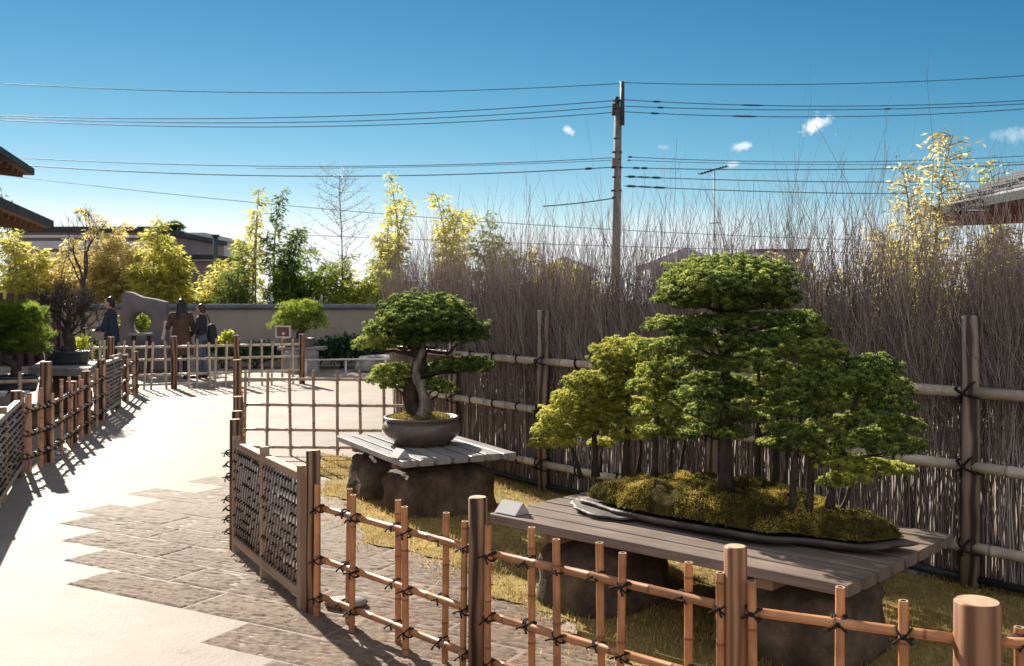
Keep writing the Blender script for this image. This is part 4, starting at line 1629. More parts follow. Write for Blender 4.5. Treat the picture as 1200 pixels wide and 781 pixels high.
# a second, lower plate of stone showing under the left end
V, Q = [], []
for (k, z) in ((0, .002), (.9, .002), (1.0, .010), (1.03, .018), (.97, .024), (.5, .022), (0, .022)):
    for i in range(60):
        a_ = 2 * math.pi * i / 60
        w = 1 + .12 * mnoise.fractal((math.cos(a_) * 3, math.sin(a_) * 3, 8.5), .8, 2, 4)
        V.append(loc2(-.50 + .33 * math.cos(a_) * w * k, -.03 + .285 * math.sin(a_) * w * k, ZT + .001 + z + (.006 * mnoise.noise((math.cos(a_) * 3, math.sin(a_) * 3, 3)) if .95 < k else 0)))
for j in range(6):
    for i in range(60):
        i2 = (i + 1) % 60
        Q.append((j * 60 + i, j * 60 + i2, (j + 1) * 60 + i2, (j + 1) * 60 + i))
np_mesh('stone_slab', V, Q, M['slab'], fo, smooth=True)


def moss_h(u, v):
    """height of the moss mound over the tray"""
    x, y = (u - UC) / UA, (v - VC) / VA
    a_ = math.atan2(math.copysign(abs(y) ** 1.25, y), math.copysign(abs(x) ** 1.25, x))
    rr = math.hypot(x, y) / (math.hypot(abs(math.cos(a_)) ** .8, abs(math.sin(a_)) ** .8) * tray_r(a_))
    e = max(0.0, 1 - (rr / .96) ** 6)
    z = .150 * e ** .45 * (1 + .16 * math.sin(u * 5.2 + 1.2) - .05 * u)
    # a dip at the front between the two mounds
    dip = math.exp(-(((u + .12) / .10) ** 2)) * max(0, -(v - VC) / VA)
    z *= 1 - .12 * dip
    z += .045 * mnoise.fractal((u * 9, v * 9, 1.3), .8, 2, 6) * e
    return max(z, .008 if rr < .9 else 0)


V, Q = [], []
nr = 26
na2 = 110
for j in range(nr + 1):
    k = .955 * j / nr
    for i in range(na2):
        a_ = 2 * math.pi * i / na2
        ca, sa = math.cos(a_), math.sin(a_)
        ca, sa = math.copysign(abs(ca) ** .8, ca), math.copysign(abs(sa) ** .8, sa)
        w = tray_r(a_)
        u, v = UC + UA * ca * w * k, VC + VA * sa * w * k
        V.append(loc2(u, v, ZT + .034 + moss_h(u, v)))
for j in range(nr):
    for i in range(na2):
        i2 = (i + 1) % na2
        Q.append((j * na2 + i, j * na2 + i2, (j + 1) * na2 + i2, (j + 1) * na2 + i))
mound = np_mesh('moss_mound', V, Q, M['mossbase'], fo, smooth=True)
Va, Qa = np.array([list(q) for q in V]), np.array(Q)
qa = Va[Qa]
n1 = np.cross(qa[:, 1] - qa[:, 0], qa[:, 2] - qa[:, 0]) + np.cross(qa[:, 2] - qa[:, 0], qa[:, 3] - qa[:, 0])
ar_ = np.linalg.norm(n1, axis=1)
n1 = unit(n1)
n1 *= np.sign(n1[:, 2] + 1e-6)[:, None]
pick = rng.choice(len(Qa), 13000, p=ar_ / ar_.sum())
wa, wb = rng.random((13000, 1)), rng.random((13000, 1))
mp_ = (qa[pick, 0] * (1 - wa) + qa[pick, 1] * wa) * (1 - wb) + (qa[pick, 3] * (1 - wa) + qa[pick, 2] * wa) * wb
mnrm = n1[pick]
mt_ = np.array([.40 + .9 * mnoise.noise((p[0] * 6, p[1] * 6, p[2] * 6)) + .6 * mnoise.noise((p[0] * 14, p[1] * 14, p[2] * 14)) + .3 * mnoise.noise((p[0] * 30, p[1] * 30, p[2] * 30)) for p in mp_]) + .14 * (mnrm[:, 2] - .6)
kk = np.repeat(np.arange(len(mp_)), 6)
keep = mt_[kk] > rng.uniform(-.1, .28, len(kk))
kk = kk[keep]
dd = unit(rng.normal(0, .6, (len(kk), 3)) + np.array([0, 0, .5]) + mnrm[kk] * .8)
V_, Q_ = leaves_np(mp_[kk] + rng.normal(0, .005, (len(kk), 3)), dd, rng.uniform(.006, .013, len(kk)), rng.uniform(.003, .0055, len(kk)))
tag(np_mesh('moss', V_, Q_, M['moss'], mound, tint=np.repeat(np.clip(mt_[kk] + rng.normal(0, .12, len(kk)), 0, 1), 4), origin=parent_origin(fo)), kind='stuff')

# trees: base pixel, trunk radius, top pixel, pads (px, py, half width, half height, depth shift), tint shift, material
FT = [
    ((681, 557), .013, (655, 478), [(661, 487, 27, 13, 0), (645, 505, 21, 12, -.03), (634, 521, 13, 8, 0), (668, 508, 24, 10, .05), (655, 520, 18, 7, -.04), (676, 478, 20, 10, .06)], .10, 'needle_gold'),
    ((698, 556), .022, (694, 440), [(693, 448, 29, 13, 0), (678, 468, 30, 13, -.05), (706, 466, 28, 13, .04), (696, 484, 30, 11, .0), (716, 490, 22, 10, -.05), (700, 503, 20, 8, .05), (688, 500, 18, 8, -.06)], .03, 'needle_gold'),
    ((704, 551), .010, (706, 520), [(704, 520, 14, 6, 0)], .0, 'needle_gold'),
    ((734, 558), .024, (736, 402), [(736, 414, 39, 19, 0), (722, 426, 26, 10, -.06), (758, 424, 28, 11, .03), (738, 434, 32, 11, .07), (722, 450, 26, 10, .0), (752, 456, 24, 10, -.06), (735, 474, 28, 9, .04), (748, 498, 24, 9, -.04), (734, 512, 16, 6, .03)], .03, 'needle_gold'),
    ((748, 552), .014, (757, 470), [(757, 478, 20, 9, .05), (752, 510, 14, 6, .0)], .08, 'needle_mid'),
    ((766, 561), .019, (772, 400), [(792, 420, 22, 10, .05), (800, 446, 22, 10, .05), (772, 410, 26, 12, 0), (778, 436, 28, 12, -.04), (764, 452, 26, 10, .04), (784, 462, 26, 10, .0), (770, 482, 26, 10, -.05), (790, 494, 22, 8, .03), (768, 506, 20, 7, .0)], .04, 'needle_mid'),
    ((784, 559), .013, (795, 470), [(796, 474, 24, 10, .06), (806, 490, 22, 9, -.02), (798, 510, 20, 7, .04)], .0, 'needle_mid'),
    ((797, 553), .012, (812, 455), [(812, 450, 24, 10, .09), (814, 470, 22, 9, .07)], .0, 'needle_mid'),
    ((850, 574), .036, (852, 306), [(853, 326, 69, 26, 0), (850, 334, 64, 22, -.14), (852, 328, 62, 24, .13), (797, 351, 29, 10, -.02), (835, 356, 44, 12, -.1), (900, 348, 34, 13, -.03), (880, 358, 40, 11, .09), (918, 352, 16, 9, -.06),
                                    (782, 382, 24, 10, 0), (806, 390, 22, 8, -.05), (838, 380, 38, 11, -.1), (880, 378, 40, 11, .03), (926, 374, 22, 9, .06), (812, 402, 30, 10, .08),
                                    (832, 406, 38, 11, -.05), (872, 402, 36, 11, -.12), (908, 398, 26, 10, .0), (822, 428, 32, 10, -.02), (864, 430, 34, 11, -.1), (838, 448, 36, 11, .07),
                                    (824, 462, 28, 9, -.08), (862, 462, 30, 10, .0), (838, 482, 32, 9, -.06), (868, 490, 26, 8, .06), (836, 503, 28, 8, .02), (858, 510, 20, 6, -.08)], -.02, 'needle_dark'),
    ((887, 567), .020, (890, 380), [(898, 412, 30, 12, .0), (890, 432, 30, 11, -.06), (908, 448, 26, 10, .05), (886, 468, 26, 9, .0), (904, 484, 24, 9, -.06)], .02, 'needle_mid'),
    ((908, 566), .018, (914, 370), [(936, 374, 20, 10, .06), (948, 388, 22, 11, .03), (942, 402, 24, 10, .08), (922, 392, 24, 11, .05), (924, 414, 26, 11, .0), (916, 436, 26, 10, .1), (926, 462, 24, 9, .07)], .0, 'needle_dark'),
    ((919, 573), .012, (930, 470), [(934, 474, 22, 9, .08), (918, 502, 22, 8, .02), (908, 520, 20, 7, .05)], .02, 'needle_mid'),
    ((928, 597), .017, (942, 436), [(952, 452, 33, 17, -.05), (934, 462, 22, 9, -.1), (940, 484, 28, 10, -.06), (926, 506, 22, 8, -.08), (938, 522, 26, 9, -.03)], -.02, 'needle_dark'),
    ((947, 598), .018, (962, 400), [(962, 414, 27, 17, .02), (966, 431, 28, 14, .05), (972, 452, 24, 11, .0), (966, 474, 28, 10, -.04), (976, 496, 26, 9, .03), (960, 508, 26, 9, -.06), (966, 530, 24, 8, .0)], .0, 'needle_mid'),
    ((972, 598), .020, (1022, 420), [(1022, 434, 28, 19, 0), (1012, 447, 28, 13, -.05), (1030, 455, 33, 15, .04), (1014, 470, 26, 10, .06), (1042, 476, 28, 11, .0), (1022, 492, 30, 11, -.05), (1054, 500, 26, 12, .03), (1030, 512, 28, 10, .04), (1066, 522, 19, 9, .0), (1044, 528, 24, 8, -.05),
                                     (1000, 520, 26, 8, -.02)], -.01, 'needle_dark'),
    ((985, 598), .012, (1010, 530), [(984, 543, 26, 9, -.06), (1012, 545, 26, 9, -.02), (1036, 550, 22, 8, .0), (996, 560, 22, 7, -.08), (1056, 552, 15, 6, -.03), (976, 566, 16, 6, -.05)], .10, 'needle_mid'),
]
for (bp, tr, tp, pads, ts, mk) in FT:
    zb_ = ZT + .034 + .135
    for _ in range(8):                              # find where the base column meets the mound
        base = G(bp[0], bp[1], zb_)
        rel = base - c2
        zb_ = .5 * zb_ + .5 * (ZT + .034 + moss_h(rel.dot(ex2), rel.dot(ey2)))
    base.z = zb_ - .015
    d = base.y
    s_ = d / F
    top = P(tp[0], tp[1], d)
    lowpad = min(P(x, y, d).z for x, y, *_ in pads)
    b = MB()
    k = 9
    pts, rad = [], []
    o = random.random() * 40
    for i in range(k + 1):
        t = i / k
        p = base.lerp(top, t)
        if abs(top.x - base.x) > .15:
            p.x = base.x + (top.x - base.x) * t ** 1.5
        p += Vector((mnoise.noise((o + t * 3, 0, 0)), mnoise.noise((0, o + t * 3, 0)), 0)) * .018 * math.sin(math.pi * t)
        pts.append(p)
        rad.append(tr * (1.35 if i == 0 else 1.0) * (1 - .8 * t) + .0015)
    b.tube(pts, rad, n=9)
    for (x, y, hw, hh, dy) in pads:
        e = P(x, y + hh * .4, d + dy)
        st_ = min(pts[1:], key=lambda q: abs(q.z - (e.z - .02)))
        branch_tube(b, st_, e, max(.004, tr * .32), .002, n=5, k=4, wob=.25)
        # small side twigs reaching into the pad
        for q in range(3):
            an = random.uniform(0, 6.28)
            branch_tube(b, st_.lerp(e, .6), e + Vector((math.cos(an) * hw * s_ * .6, math.sin(an) * hw * s_ * .5, 0)), .0025, .0012, n=4, k=3, wob=.2)
    tree = b.build('tree', M['bark'], fo)
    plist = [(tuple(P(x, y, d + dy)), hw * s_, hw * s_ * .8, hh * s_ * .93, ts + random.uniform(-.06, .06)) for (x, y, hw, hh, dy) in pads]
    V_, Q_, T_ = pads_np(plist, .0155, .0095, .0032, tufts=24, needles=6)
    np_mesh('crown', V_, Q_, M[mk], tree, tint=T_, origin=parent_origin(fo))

# ================================================================== COURT WALL, HEDGE AND FAR GARDEN
WD = 24.5
wl, wr = P(40, 424, WD), P(640, 424, WD)
gw = thing('garden_wall', 'long low beige rendered wall with a blue grey coping at the back of the court', 'wall', ((wl.x + wr.x) / 2, WD, 0))
MB().beam((-13.5, WD, .68), (6, WD, .68), .22, 1.40, bev=.01).build('wall', M['wall'], gw)
MB().beam((-13.5, WD, 1.445), (6, WD, 1.445), .42, .12, bev=.03).build('coping', M['coping'], gw)
for px in (318, 377):                                   # thin steel stakes on the wall top
    q = P(px, 352, WD + .05)
    MB().tube([(q.x, q.y, 1.48), (q.x, q.y, 1.74)], .03, n=6).build('stake', M['steel'], gw)


def shrub(name, label, cat, c, size, mat, n, L, W, tint0=.45, group=None, kind=None, up=.3):
    """leafy bush: leaves on short twigs through a lumpy volume"""
    c = np.array(c, float)
    lum = unit(rng.normal(size=(max(8, n // 60), 3)))
    lum[:, 2] = np.abs(lum[:, 2]) * 1.0 - .15
    lc = lum * rng.uniform(.45, .9, (len(lum), 1))
    k = rng.integers(0, len(lc), n)
    p = lc[k] + rng.normal(0, .16, (n, 3))
    p = c + p * np.array(size)
    p[:, 2] = np.maximum(p[:, 2], .03)
    d = unit(rng.normal(size=(n, 3)) + np.array([0, 0, up]))
    V, Q = leaves_np(p, d, L * rng.uniform(.7, 1.3, n), W * rng.uniform(.7, 1.3, n))
    t = np.clip(rng.normal(tint0, .1, len(lc))[k] + rng.normal(0, .14, n), 0, 1)
    root = thing(name, label, cat, (c[0], c[1], 0), group)
    np_mesh('foliage', V, Q, mat, root, tint=np.repeat(t, 4))
    b = MB()
    for i in range(9):
        e = c + lc[i % len(lc)] * np.array(size) * .8
        branch_tube(b, (c[0] + random.uniform(-.1, .1) * size[0], c[1] + random.uniform(-.1, .1) * size[1], 0), e, .012, .004, n=4, k=3)
    b.build('stems', M['darkbark'], root)
    return root


hg = 'shrubs along the court wall'
for i, (px, w, top, lab) in enumerate(((262, .55, 395, 'lowest dark green shrub at the wall, beside the far fence post'), (300, .75, 398, 'dark green shrub at the wall behind the far bamboo fence'),
                                       (372, .8, 396, 'dark green shrub at the wall right behind the far pine bonsai'), (402, .75, 391, 'dark green shrub at the wall between far pine bonsai and grey rock'),
                                       (435, .9, 388, 'tallest dark green shrub at the wall, behind the grey rock'), (470, .9, 392, 'dark green shrub at the wall half hidden by the potted conifer'))):
    d = 23.4
    q = G(px, YH + F * H / d)
    hh = H - (top - YH) / F * d
    shrub('shrub', lab, 'shrub', (q.x, q.y, hh * .45), (w, .5, hh * .55), M['hedge'], 1500, .10, .05, group=hg)
q = G(265, YH + F * H / 21.6)
shrub('shrub', 'small bright yellow green shrub beside the second far fence post', 'shrub', (q.x, q.y, .72), (.20, .2, .22), M['bam_lime'], 260, .10, .06, tint0=.7)
q = G(98, YH + F * H / 20)
shrub('shrub', 'yellow flowering shrub behind the bare potted tree', 'shrub', (q.x, q.y, .55), (.35, .3, .35), M['bam_lime'], 500, .08, .05, tint0=.6)
q = G(112, YH + F * H / 21)
shrub('shrub', 'low dark shrub behind the man in navy', 'shrub', (q.x, q.y, .40), (.5, .35, .40), M['hedge'], 800, .08, .05, tint0=.5)


def wob_rock(name, label, px0, px1, ytop, ybase, seed, mat=None, dep=.6, pw=.7, amp=.14, group=None):
    d = H * F / (ybase - YH)
    x0, x1 = (px0 - CX) / F * d, (px1 - CX) / F * d
    z1 = H - (ytop - YH) / F * d
    return boulder(name, label, 'rock', ((x0 + x1) / 2, d + dep * .5, 0), ((x1 - x0) / 2 * .93, dep * .6), .1, -.1, z1, mat or M['rock'], seed, group, pw=pw, amp=amp)


wob_rock('rock', 'low grey rock at the foot of the wall, left of the potted conifer', 412, 486, 417, 437, 2.2, dep=.7)
wob_rock('rock', 'grey rock pedestal under the left side of the far pine table', 328, 350, 411, 437, 4.4, dep=.5, pw=.6)
wob_rock('rock', 'broad grey rock pedestal under the right side of the far pine table', 351, 372, 411, 437, 6.1, dep=.5, pw=.5)

# far table with the pine bonsai
dft = 22.2
tl, trr = P(325, 409, dft), P(378, 409, dft)
zt = tl.z
tb = thing('stone_table', 'thin pale stone slab table under the far pine bonsai', 'table', ((tl.x + trr.x) / 2, dft + .3, 0))
b = MB()
b.beam((tl.x, dft + .28, zt), (trr.x, dft + .28, zt), .62, .075, bev=.02)
b.build('tabletop', M['rock'], tb)
MB().beam((tl.x + .3, dft + .28, zt - .06), (trr.x - .3, dft + .28, zt - .06), .3, .03).build('bearer', M['rock'], tb)
pbz = zt + .04
pc2 = P(350, 405, dft + .28)


def pine(label, c, pot_r, pot_h, potmat, trunk_top, pads, mat, d, need=(.07, .012), lump=.10, trunk_r=.07, tufts=22):
    root = thing('potted_bonsai', label, 'bonsai', c)
    b = MB()
    r = pot_r
    b.lathe([(0, .01), (r * .78, .01), (r * .80, 0), (r * .88, 0), (r * .95, pot_h * .3), (r, pot_h * .85), (r * 1.05, pot_h * .9), (r * 1.05, pot_h), (r * .95, pot_h), (r * .93, pot_h * .88), (0, pot_h * .92)], c, n=28)
    b.build('pot', potmat, root)
    b = MB()
    base = Vector(c) + Vector((0, 0, pot_h * .85))
    pts = branch_tube(b, base, trunk_top, trunk_r, trunk_r * .4, n=9, k=8, wob=.35)
    for (x, y, hw, hh, dy, ts) in pads:
        e = P(x, y + hh * .3, d + dy)
        st_ = min(pts[2:], key=lambda q: abs(q.z - e.z + .05))
        branch_tube(b, st_, e, trunk_r * .4, trunk_r * .12, n=6, k=4, wob=.3)
    b.build('trunk', M['darkbark'], root)
    s_ = d / F
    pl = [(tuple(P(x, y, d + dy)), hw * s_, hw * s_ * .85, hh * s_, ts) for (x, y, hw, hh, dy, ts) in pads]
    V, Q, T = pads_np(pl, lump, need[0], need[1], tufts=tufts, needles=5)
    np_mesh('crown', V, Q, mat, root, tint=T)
    return root


pine('bright green pine bonsai on the stone slab table before the court wall', (pc2.x, pc2.y, pbz), .36, .19, M['pot_grey'], P(352, 372, pc2.y),
     [(352, 362, 19, 8, 0, .1), (342, 372, 17, 8, -.15, .1), (362, 372, 17, 8, .1, .05), (334, 381, 13, 6, 0, .15), (368, 381, 15, 6, 0, .12), (350, 384, 14, 6, -.2, .05), (352, 368, 18, 9, .25, -.1)],
     M['pine'], pc2.y, lump=.11)
# sign on a stake
sd_ = 19.6
sg = thing('sign', 'small dark brown sign board with pale border on a stake at the far fence', 'sign', (P(332, 450, sd_).x, sd_, 0))
q0, q1 = P(323, 396, sd_), P(340.5, 382, sd_)
MB().beam((q0.x, sd_, (q0.z + q1.z) / 2), (q1.x, sd_, (q0.z + q1.z) / 2), .025, q1.z - q0.z, bev=.004).build('border', M['sign_pale'], sg)
MB().beam((q0.x + .025, sd_ - .016, (q0.z + q1.z) / 2), (q1.x - .025, sd_ - .016, (q0.z + q1.z) / 2), .012, q1.z - q0.z - .05).build('board', M['sign_brown'], sg)
b = MB()                                            # the pale spot of its picture
xm, zm = (q0.x + q1.x) / 2, (q0.z + q1.z) / 2
b.ball((xm + .01, sd_ - .023, zm - .035), .03, sc=(1, .12, .8), nu=10, nv=6)
b.build('emblem', M['sign_pale'], sg)
MB().beam((xm - .02, sd_ + .02, -.1), (xm - .02, sd_ + .02, q1.z - .05), .035, .03, up=(0, 1, 0)).build('stake', M['frame'], sg)
# rope barrier
rp = thing('rope_barrier', 'thin pale rail on short posts before the hedge, right of the far fence', 'barrier', P(400, 436, 21))
ya = 20.9
ra, rb = P(357, 422, ya), P(520, 420.5, ya)
MB().tube([ra, rb], .018, n=6).build('rail', M['sign_pale'], rp)
for px in (358.5, 405, 452, 500):
    q = P(px, 422, ya)
    MB().tube([(q.x, ya + .02, -.05), (q.x, ya + .02, q.z)], .022, n=6).build('post', M['sign_pale'], rp)

# ------------------------------------------------------------------ stone monument with a round hole
dm = 21.9
def MP(px, py):
    q = P(px, py, dm)
    return (q.x, q.z)


outline = [MP(141, 437), MP(194, 438), MP(193.5, 400), MP(192.5, 375), MP(192, 354), MP(180, 351), MP(163, 348), MP(152, 343), MP(146, 342), MP(142, 345), MP(140, 372), MP(140, 405)]
hc = P(164, 379.5, dm)
hr = 13.0 * dm / F
bm_ = bmesh.new()
nh = 48
hole = [(hc.x + hr * math.cos(2 * math.pi * i / nh) * (1.0 if math.cos(2 * math.pi * i / nh) < 0 else .98), hc.z + hr * math.sin(2 * math.pi * i / nh)) for i in range(nh)]
# radial grid from hole to outline so both faces stay clean
def ray_outline(ang):
    ca, sa = math.cos(ang), math.sin(ang)
    best = 9
    for (a, q) in zip(outline, outline[1:] + outline[:1]):
        ex_, ez_ = q[0] - a[0], q[1] - a[1]
        den = ca * ez_ - sa * ex_
        if abs(den) < 1e-9:
            continue
        t = ((a[0] - hc.x) * ez_ - (a[1] - hc.z) * ex_) / den
        w = ((a[0] - hc.x) * sa - (a[1] - hc.z) * ca) / den
        if t > 0 and -1e-6 <= w <= 1 + 1e-6:
            best = min(best, t)
    return best


angs = sorted(set([2 * math.pi * i / nh for i in range(nh)] + [math.atan2(o[1] - hc.z, o[0] - hc.x) % (2 * math.pi) for o in outline]))
V, Q = [], []
NA = len(angs)
RNG = (0, .25, .55, .85, 1)
for side in (-1, 1):
    for t in RNG:
        for an in angs:
            ro = ray_outline(an)
            r_ = hr + (ro - hr) * t
            x, z = hc.x + r_ * math.cos(an), hc.z + r_ * math.sin(an)
            th = .17 * (1 - .25 * t ** 6)
            y = dm + .17 + side * th + .012 * mnoise.fractal((x * 2, side * 3.0, z * 2), 1, 2, 4)
            V.append((x, y, z))
nl_ = len(RNG)
for sidx in (0, 1):
    o = sidx * nl_ * NA
    for j in range(nl_ - 1):
        for i in range(NA):
            i2 = (i + 1) % NA
            f_ = (o + j * NA + i, o + j * NA + i2, o + (j + 1) * NA + i2, o + (j + 1) * NA + i)
            Q.append(f_ if sidx else f_[::-1])
o2 = nl_ * NA
for i in range(NA):
    i2 = (i + 1) % NA
    Q.append((i, i2, o2 + i2, o2 + i))
    k = (nl_ - 1) * NA
    Q.append((k + i2, k + i, o2 + k + i, o2 + k + i2))
tag(np_mesh('stone_monument', V, Q, M['monument'], origin=(hc.x, dm + .17, 0)), 'tall upright grey stone slab pierced by a round hole', 'monument')
q = G(164, YH + F * H / 23.3)
shrub('shrub', 'tall green shrub seen through the hole of the pierced stone slab', 'shrub', (q.x, q.y, .80), (.5, .35, .62), M['bam_lime'], 1400, .09, .045, tint0=.33)
wt = thing('stand', 'dark legged stand with a thin pale top before the pierced stone slab', 'stand', (hc.x, dm - .35, 0))
q0, q1 = P(153.5, 392, dm - .35), P(177, 392, dm - .35)
MB().beam((q0.x, dm - .35, q0.z), (q1.x, dm - .35, q0.z), .35, .05, bev=.01).build('top', M['rock'], wt)
for px in (156.5, 174.5):
    q = P(px, 392, dm - .35)
    MB().beam((q.x, dm - .35, -.02), (q.x, dm - .35, q0.z - .03), .07, .07, up=(0, 1, 0)).build('leg', M['screen'], wt)

# ------------------------------------------------------------------ left display tables
tq = [P(34, 430, 13.2), P(104, 432, 12.6), P(115.5, 423, 14.4), P(48, 422, 15.0)]
zt3 = .68
tq = [G(33, 431, zt3), G(104, 433, zt3), G(115.5, 423.5, zt3), G(50, 422.5, zt3)]
td = thing('stone_table', 'dark stone slab table carrying the bare potted tree on the left', 'table', (sum(q.x for q in tq) / 4, sum(q.y for q in tq) / 4, 0))
b = MB()
b.prism([(q.x, q.y) for q in tq], zt3 - .10, zt3)
b.build('tabletop', M['rock'], td)
cc = sum((q for q in tq), Vector()) / 4
boulder('support_boulder', 'dark rock under the stone slab table of the bare potted tree', 'stone', (cc.x, cc.y), (.33, .28), .2, -.05, zt3 - .102, M['boulder'], 9.4)
# bare potted tree
btc = Vector((G(80, 427, zt3).x, cc.y, zt3))
bt = thing('potted_bonsai', 'bare branching tree in a dark oval pot on the left stone table', 'bonsai', btc)
b = MB()
pr = 25.5 * btc.y / F
b.lathe([(0, .012), (pr * .82, .012), (pr * .84, 0), (pr * .92, .0), (pr * .97, .05), (pr, .15), (pr * 1.05, .17), (pr * 1.05, .19), (pr * .96, .19), (pr * .94, .165), (0, .175)], btc + Vector((0, 0, .001)), n=32, sy=.75)
b.build('pot', M['pot_blue'], bt)
np_mesh('soil', *(lambda V, Q: (V, Q))(
    [(btc.x, btc.y, btc.z + .195)] + [(btc.x + pr * .93 * math.cos(i * .2618), btc.y + pr * .70 * math.sin(i * .2618), btc.z + .178) for i in range(24)],
    [(0, 1 + i, 1 + (i + 1) % 24) for i in range(24)]), M['soil'], bt)


def ramify(b, p, d, L, r, depth, spread, n=5, up=.15, shrink=.74):
    e = p + d * L
    branch_tube(b, p, e, r, r * .68, n=n if depth > 2 else 3, k=3, wob=.25)
    if depth <= 0:
        return
    for i in range(3 if random.random() < .55 else 2):
        nd = (d + Vector((random.gauss(0, 1), random.gauss(0, 1), random.gauss(0, .6))) * spread + Vector((0, 0, up))).normalized()
        ramify(b, p.lerp(e, random.uniform(.7, 1.0)), nd, L * shrink * random.uniform(.8, 1.15), r * .66, depth - 1, spread, n, up, shrink)


b = MB()
tp_ = btc + Vector((0, 0, .17))
branch_tube(b, tp_, tp_ + Vector((.02, 0, .36)), .10, .055, n=10, wob=.2)
b.build('trunk', M['darkbark'], bt)
b = MB()
for i in range(11):
    an = i * 2.4
    ramify(b, tp_ + Vector((.02, 0, random.uniform(.20, .34))), Vector((math.cos(an) * .9, math.sin(an) * .9, random.uniform(.45, 1.5))).normalized(), random.uniform(.20, .29), .020, 5, .46, up=.16, shrink=.78)
b.build('branches', M['darkbark'], bt)

# left pine bonsai on its bench
d4 = 12.2
zb = .66
bc = P(12, 440, d4)
bn = thing('stone_table', 'low grey stone bench under the bushy pine bonsai at the left edge', 'table', (bc.x - .2, d4, 0))
b = MB()
b.prism([(G(-70, 462, zb - .2).x, 11.5), (G(58, 455, zb - .2).x, 12.0), (G(48, 449, zb - .2).x, 13.0), (G(-70, 452, zb - .2).x, 13.0)], zb - .34, zb - .2)
b.build('tabletop', M['rock'], bn)
boulder('support_boulder', 'dark rock under the bench at the left edge', 'stone', (bc.x - .2, 12.3), (.5, .3), .0, -.05, zb - .342, M['boulder'], 12.4)
p4 = Vector((P(8, 440, d4).x, d4 + .2, zb - .2))
pine('bushy green pine bonsai in a dark pot at the left edge of the photo', p4, .27, .20, M['pot_blue'], P(14, 385, d4 + .2),
     [(14, 366, 30, 9, 0, .05), (24, 374, 26, 9, -.1, .08), (2, 378, 30, 10, -.15, -.12), (36, 392, 18, 8, 0, .12), (14, 392, 26, 10, .15, -.1), (42, 408, 12, 7, -.05, .15), (26, 408, 20, 8, -.1, .05), (0, 405, 26, 10, 0, -.2), (8, 380, 32, 14, .25, -.2)],
     M['pine'], d4 + .2, need=(.05, .008), lump=.07, trunk_r=.07, tufts=26)
for (px, py, r_, lab) in ((28, 443, .075, 'white dish on the bench below the bushy pine bonsai'), (2, 444, .07, 'white dish cut by the left edge of the photo')):
    c = G(px, py, zb - .2 + .02)
    c = Vector((c.x, 11.75, zb - .198))
    c.x = (px - CX) / F * c.y
    b = MB()
    b.lathe([(0, .004), (r_ * .5, .0), (r_ * .55, .01), (r_ * .9, .045), (r_, .065), (r_ * .93, .063), (r_ * .8, .035), (0, .02)], c, n=20)
    tag(b.build('dish', M['ceramic'], origin=c), lab, 'dish', 'white dishes on the bench')

# dark timber screen at the far left
ts_ = thing('timber_screen', 'dark purple timber screen of upright boards behind the left bonsai', 'fence', (P(20, 380, 24).x, 24, 0))
for px, w in ((-22, 8), (-8, 8), (0, 5), (12, 7), (25, 7), (38, 7), (51, 7), (64, 7)):
    q = P(px, 345, 24)
    MB().beam((q.x, 24, -.05), (q.x, 24, 1.76 + random.uniform(-.02, .02)), w * 24 / F, .10, up=(0, 1, 0), bev=.01).build('board', M['screen'], ts_)
qa, qb = P(-30, 360, 24.1), P(70, 360, 24.1)
MB().beam((qa.x, 24.1, 1.42), (qb.x, 24.1, 1.42), .06, .08).build('rail', M['sign_pale'], ts_)
MB().beam((qa.x, 24.1, .5), (qb.x, 24.1, .5), .06, .9).build('lower_panel', M['screen'], ts_)

# edging stones at the foot of the brushwood fence
for i, (px, py) in enumerate(((1090, 676), (1122, 681), (1152, 686), (1182, 692), (1212, 698), (1066, 672))):
    q = G(px, py)
    nm = ('leftmost', 'second', 'third', 'fourth', 'fifth', 'first')[i]
    lab = {0: 'pale flat edging stone left of the large fence post', 1: 'pale flat edging stone hidden partly by the large fence post', 2: 'pale flat edging stone just right of the large fence post',
           3: 'pale flat edging stone at the right edge of the photo', 4: 'pale flat edging stone outermost on the right', 5: 'pale flat edging stone nearest the corner of the large table'}[i]
    boulder('edging_stone', lab, 'stone', (q.x, q.y), (.075, .055), random.uniform(0, 3), -.02, .045, M['rock'], 20 + i, 'flat edging stones along the brushwood fence', pw=.8, amp=.12)

# ================================================================== VISITORS
def capsule(b, a, e, r0, r1, n=12, sx=1.0, sy=1.0):
    a, e = Vector(a), Vector(e)
    d = (e - a)
    L = max(d.length, 1e-4)
    d = d / L
    pts, rad = [], []
    for t in (-.98, -.8, -.45):
        pts.append(a + d * (r0 * t))
        rad.append(r0 * math.sqrt(max(0.01, 1 - t * t)))
    for t in (0, .33, .66, 1):
        pts.append(a + d * (L * t))
        rad.append(r0 + (r1 - r0) * t)
    for t in (.45, .8, .98):
        pts.append(e + d * (r1 * t))
        rad.append(r1 * math.sqrt(max(0.01, 1 - t * t)))
    o = len(b.v)
    b.tube(pts, rad, n=n)
    if sx != 1 or sy != 1:
        m = (a + e) / 2
        for i in range(o, len(b.v)):
            v = b.v[i]
            b.v[i] = Vector((m.x + (v.x - m.x) * sx, m.y + (v.y - m.y) * sy, v.z))


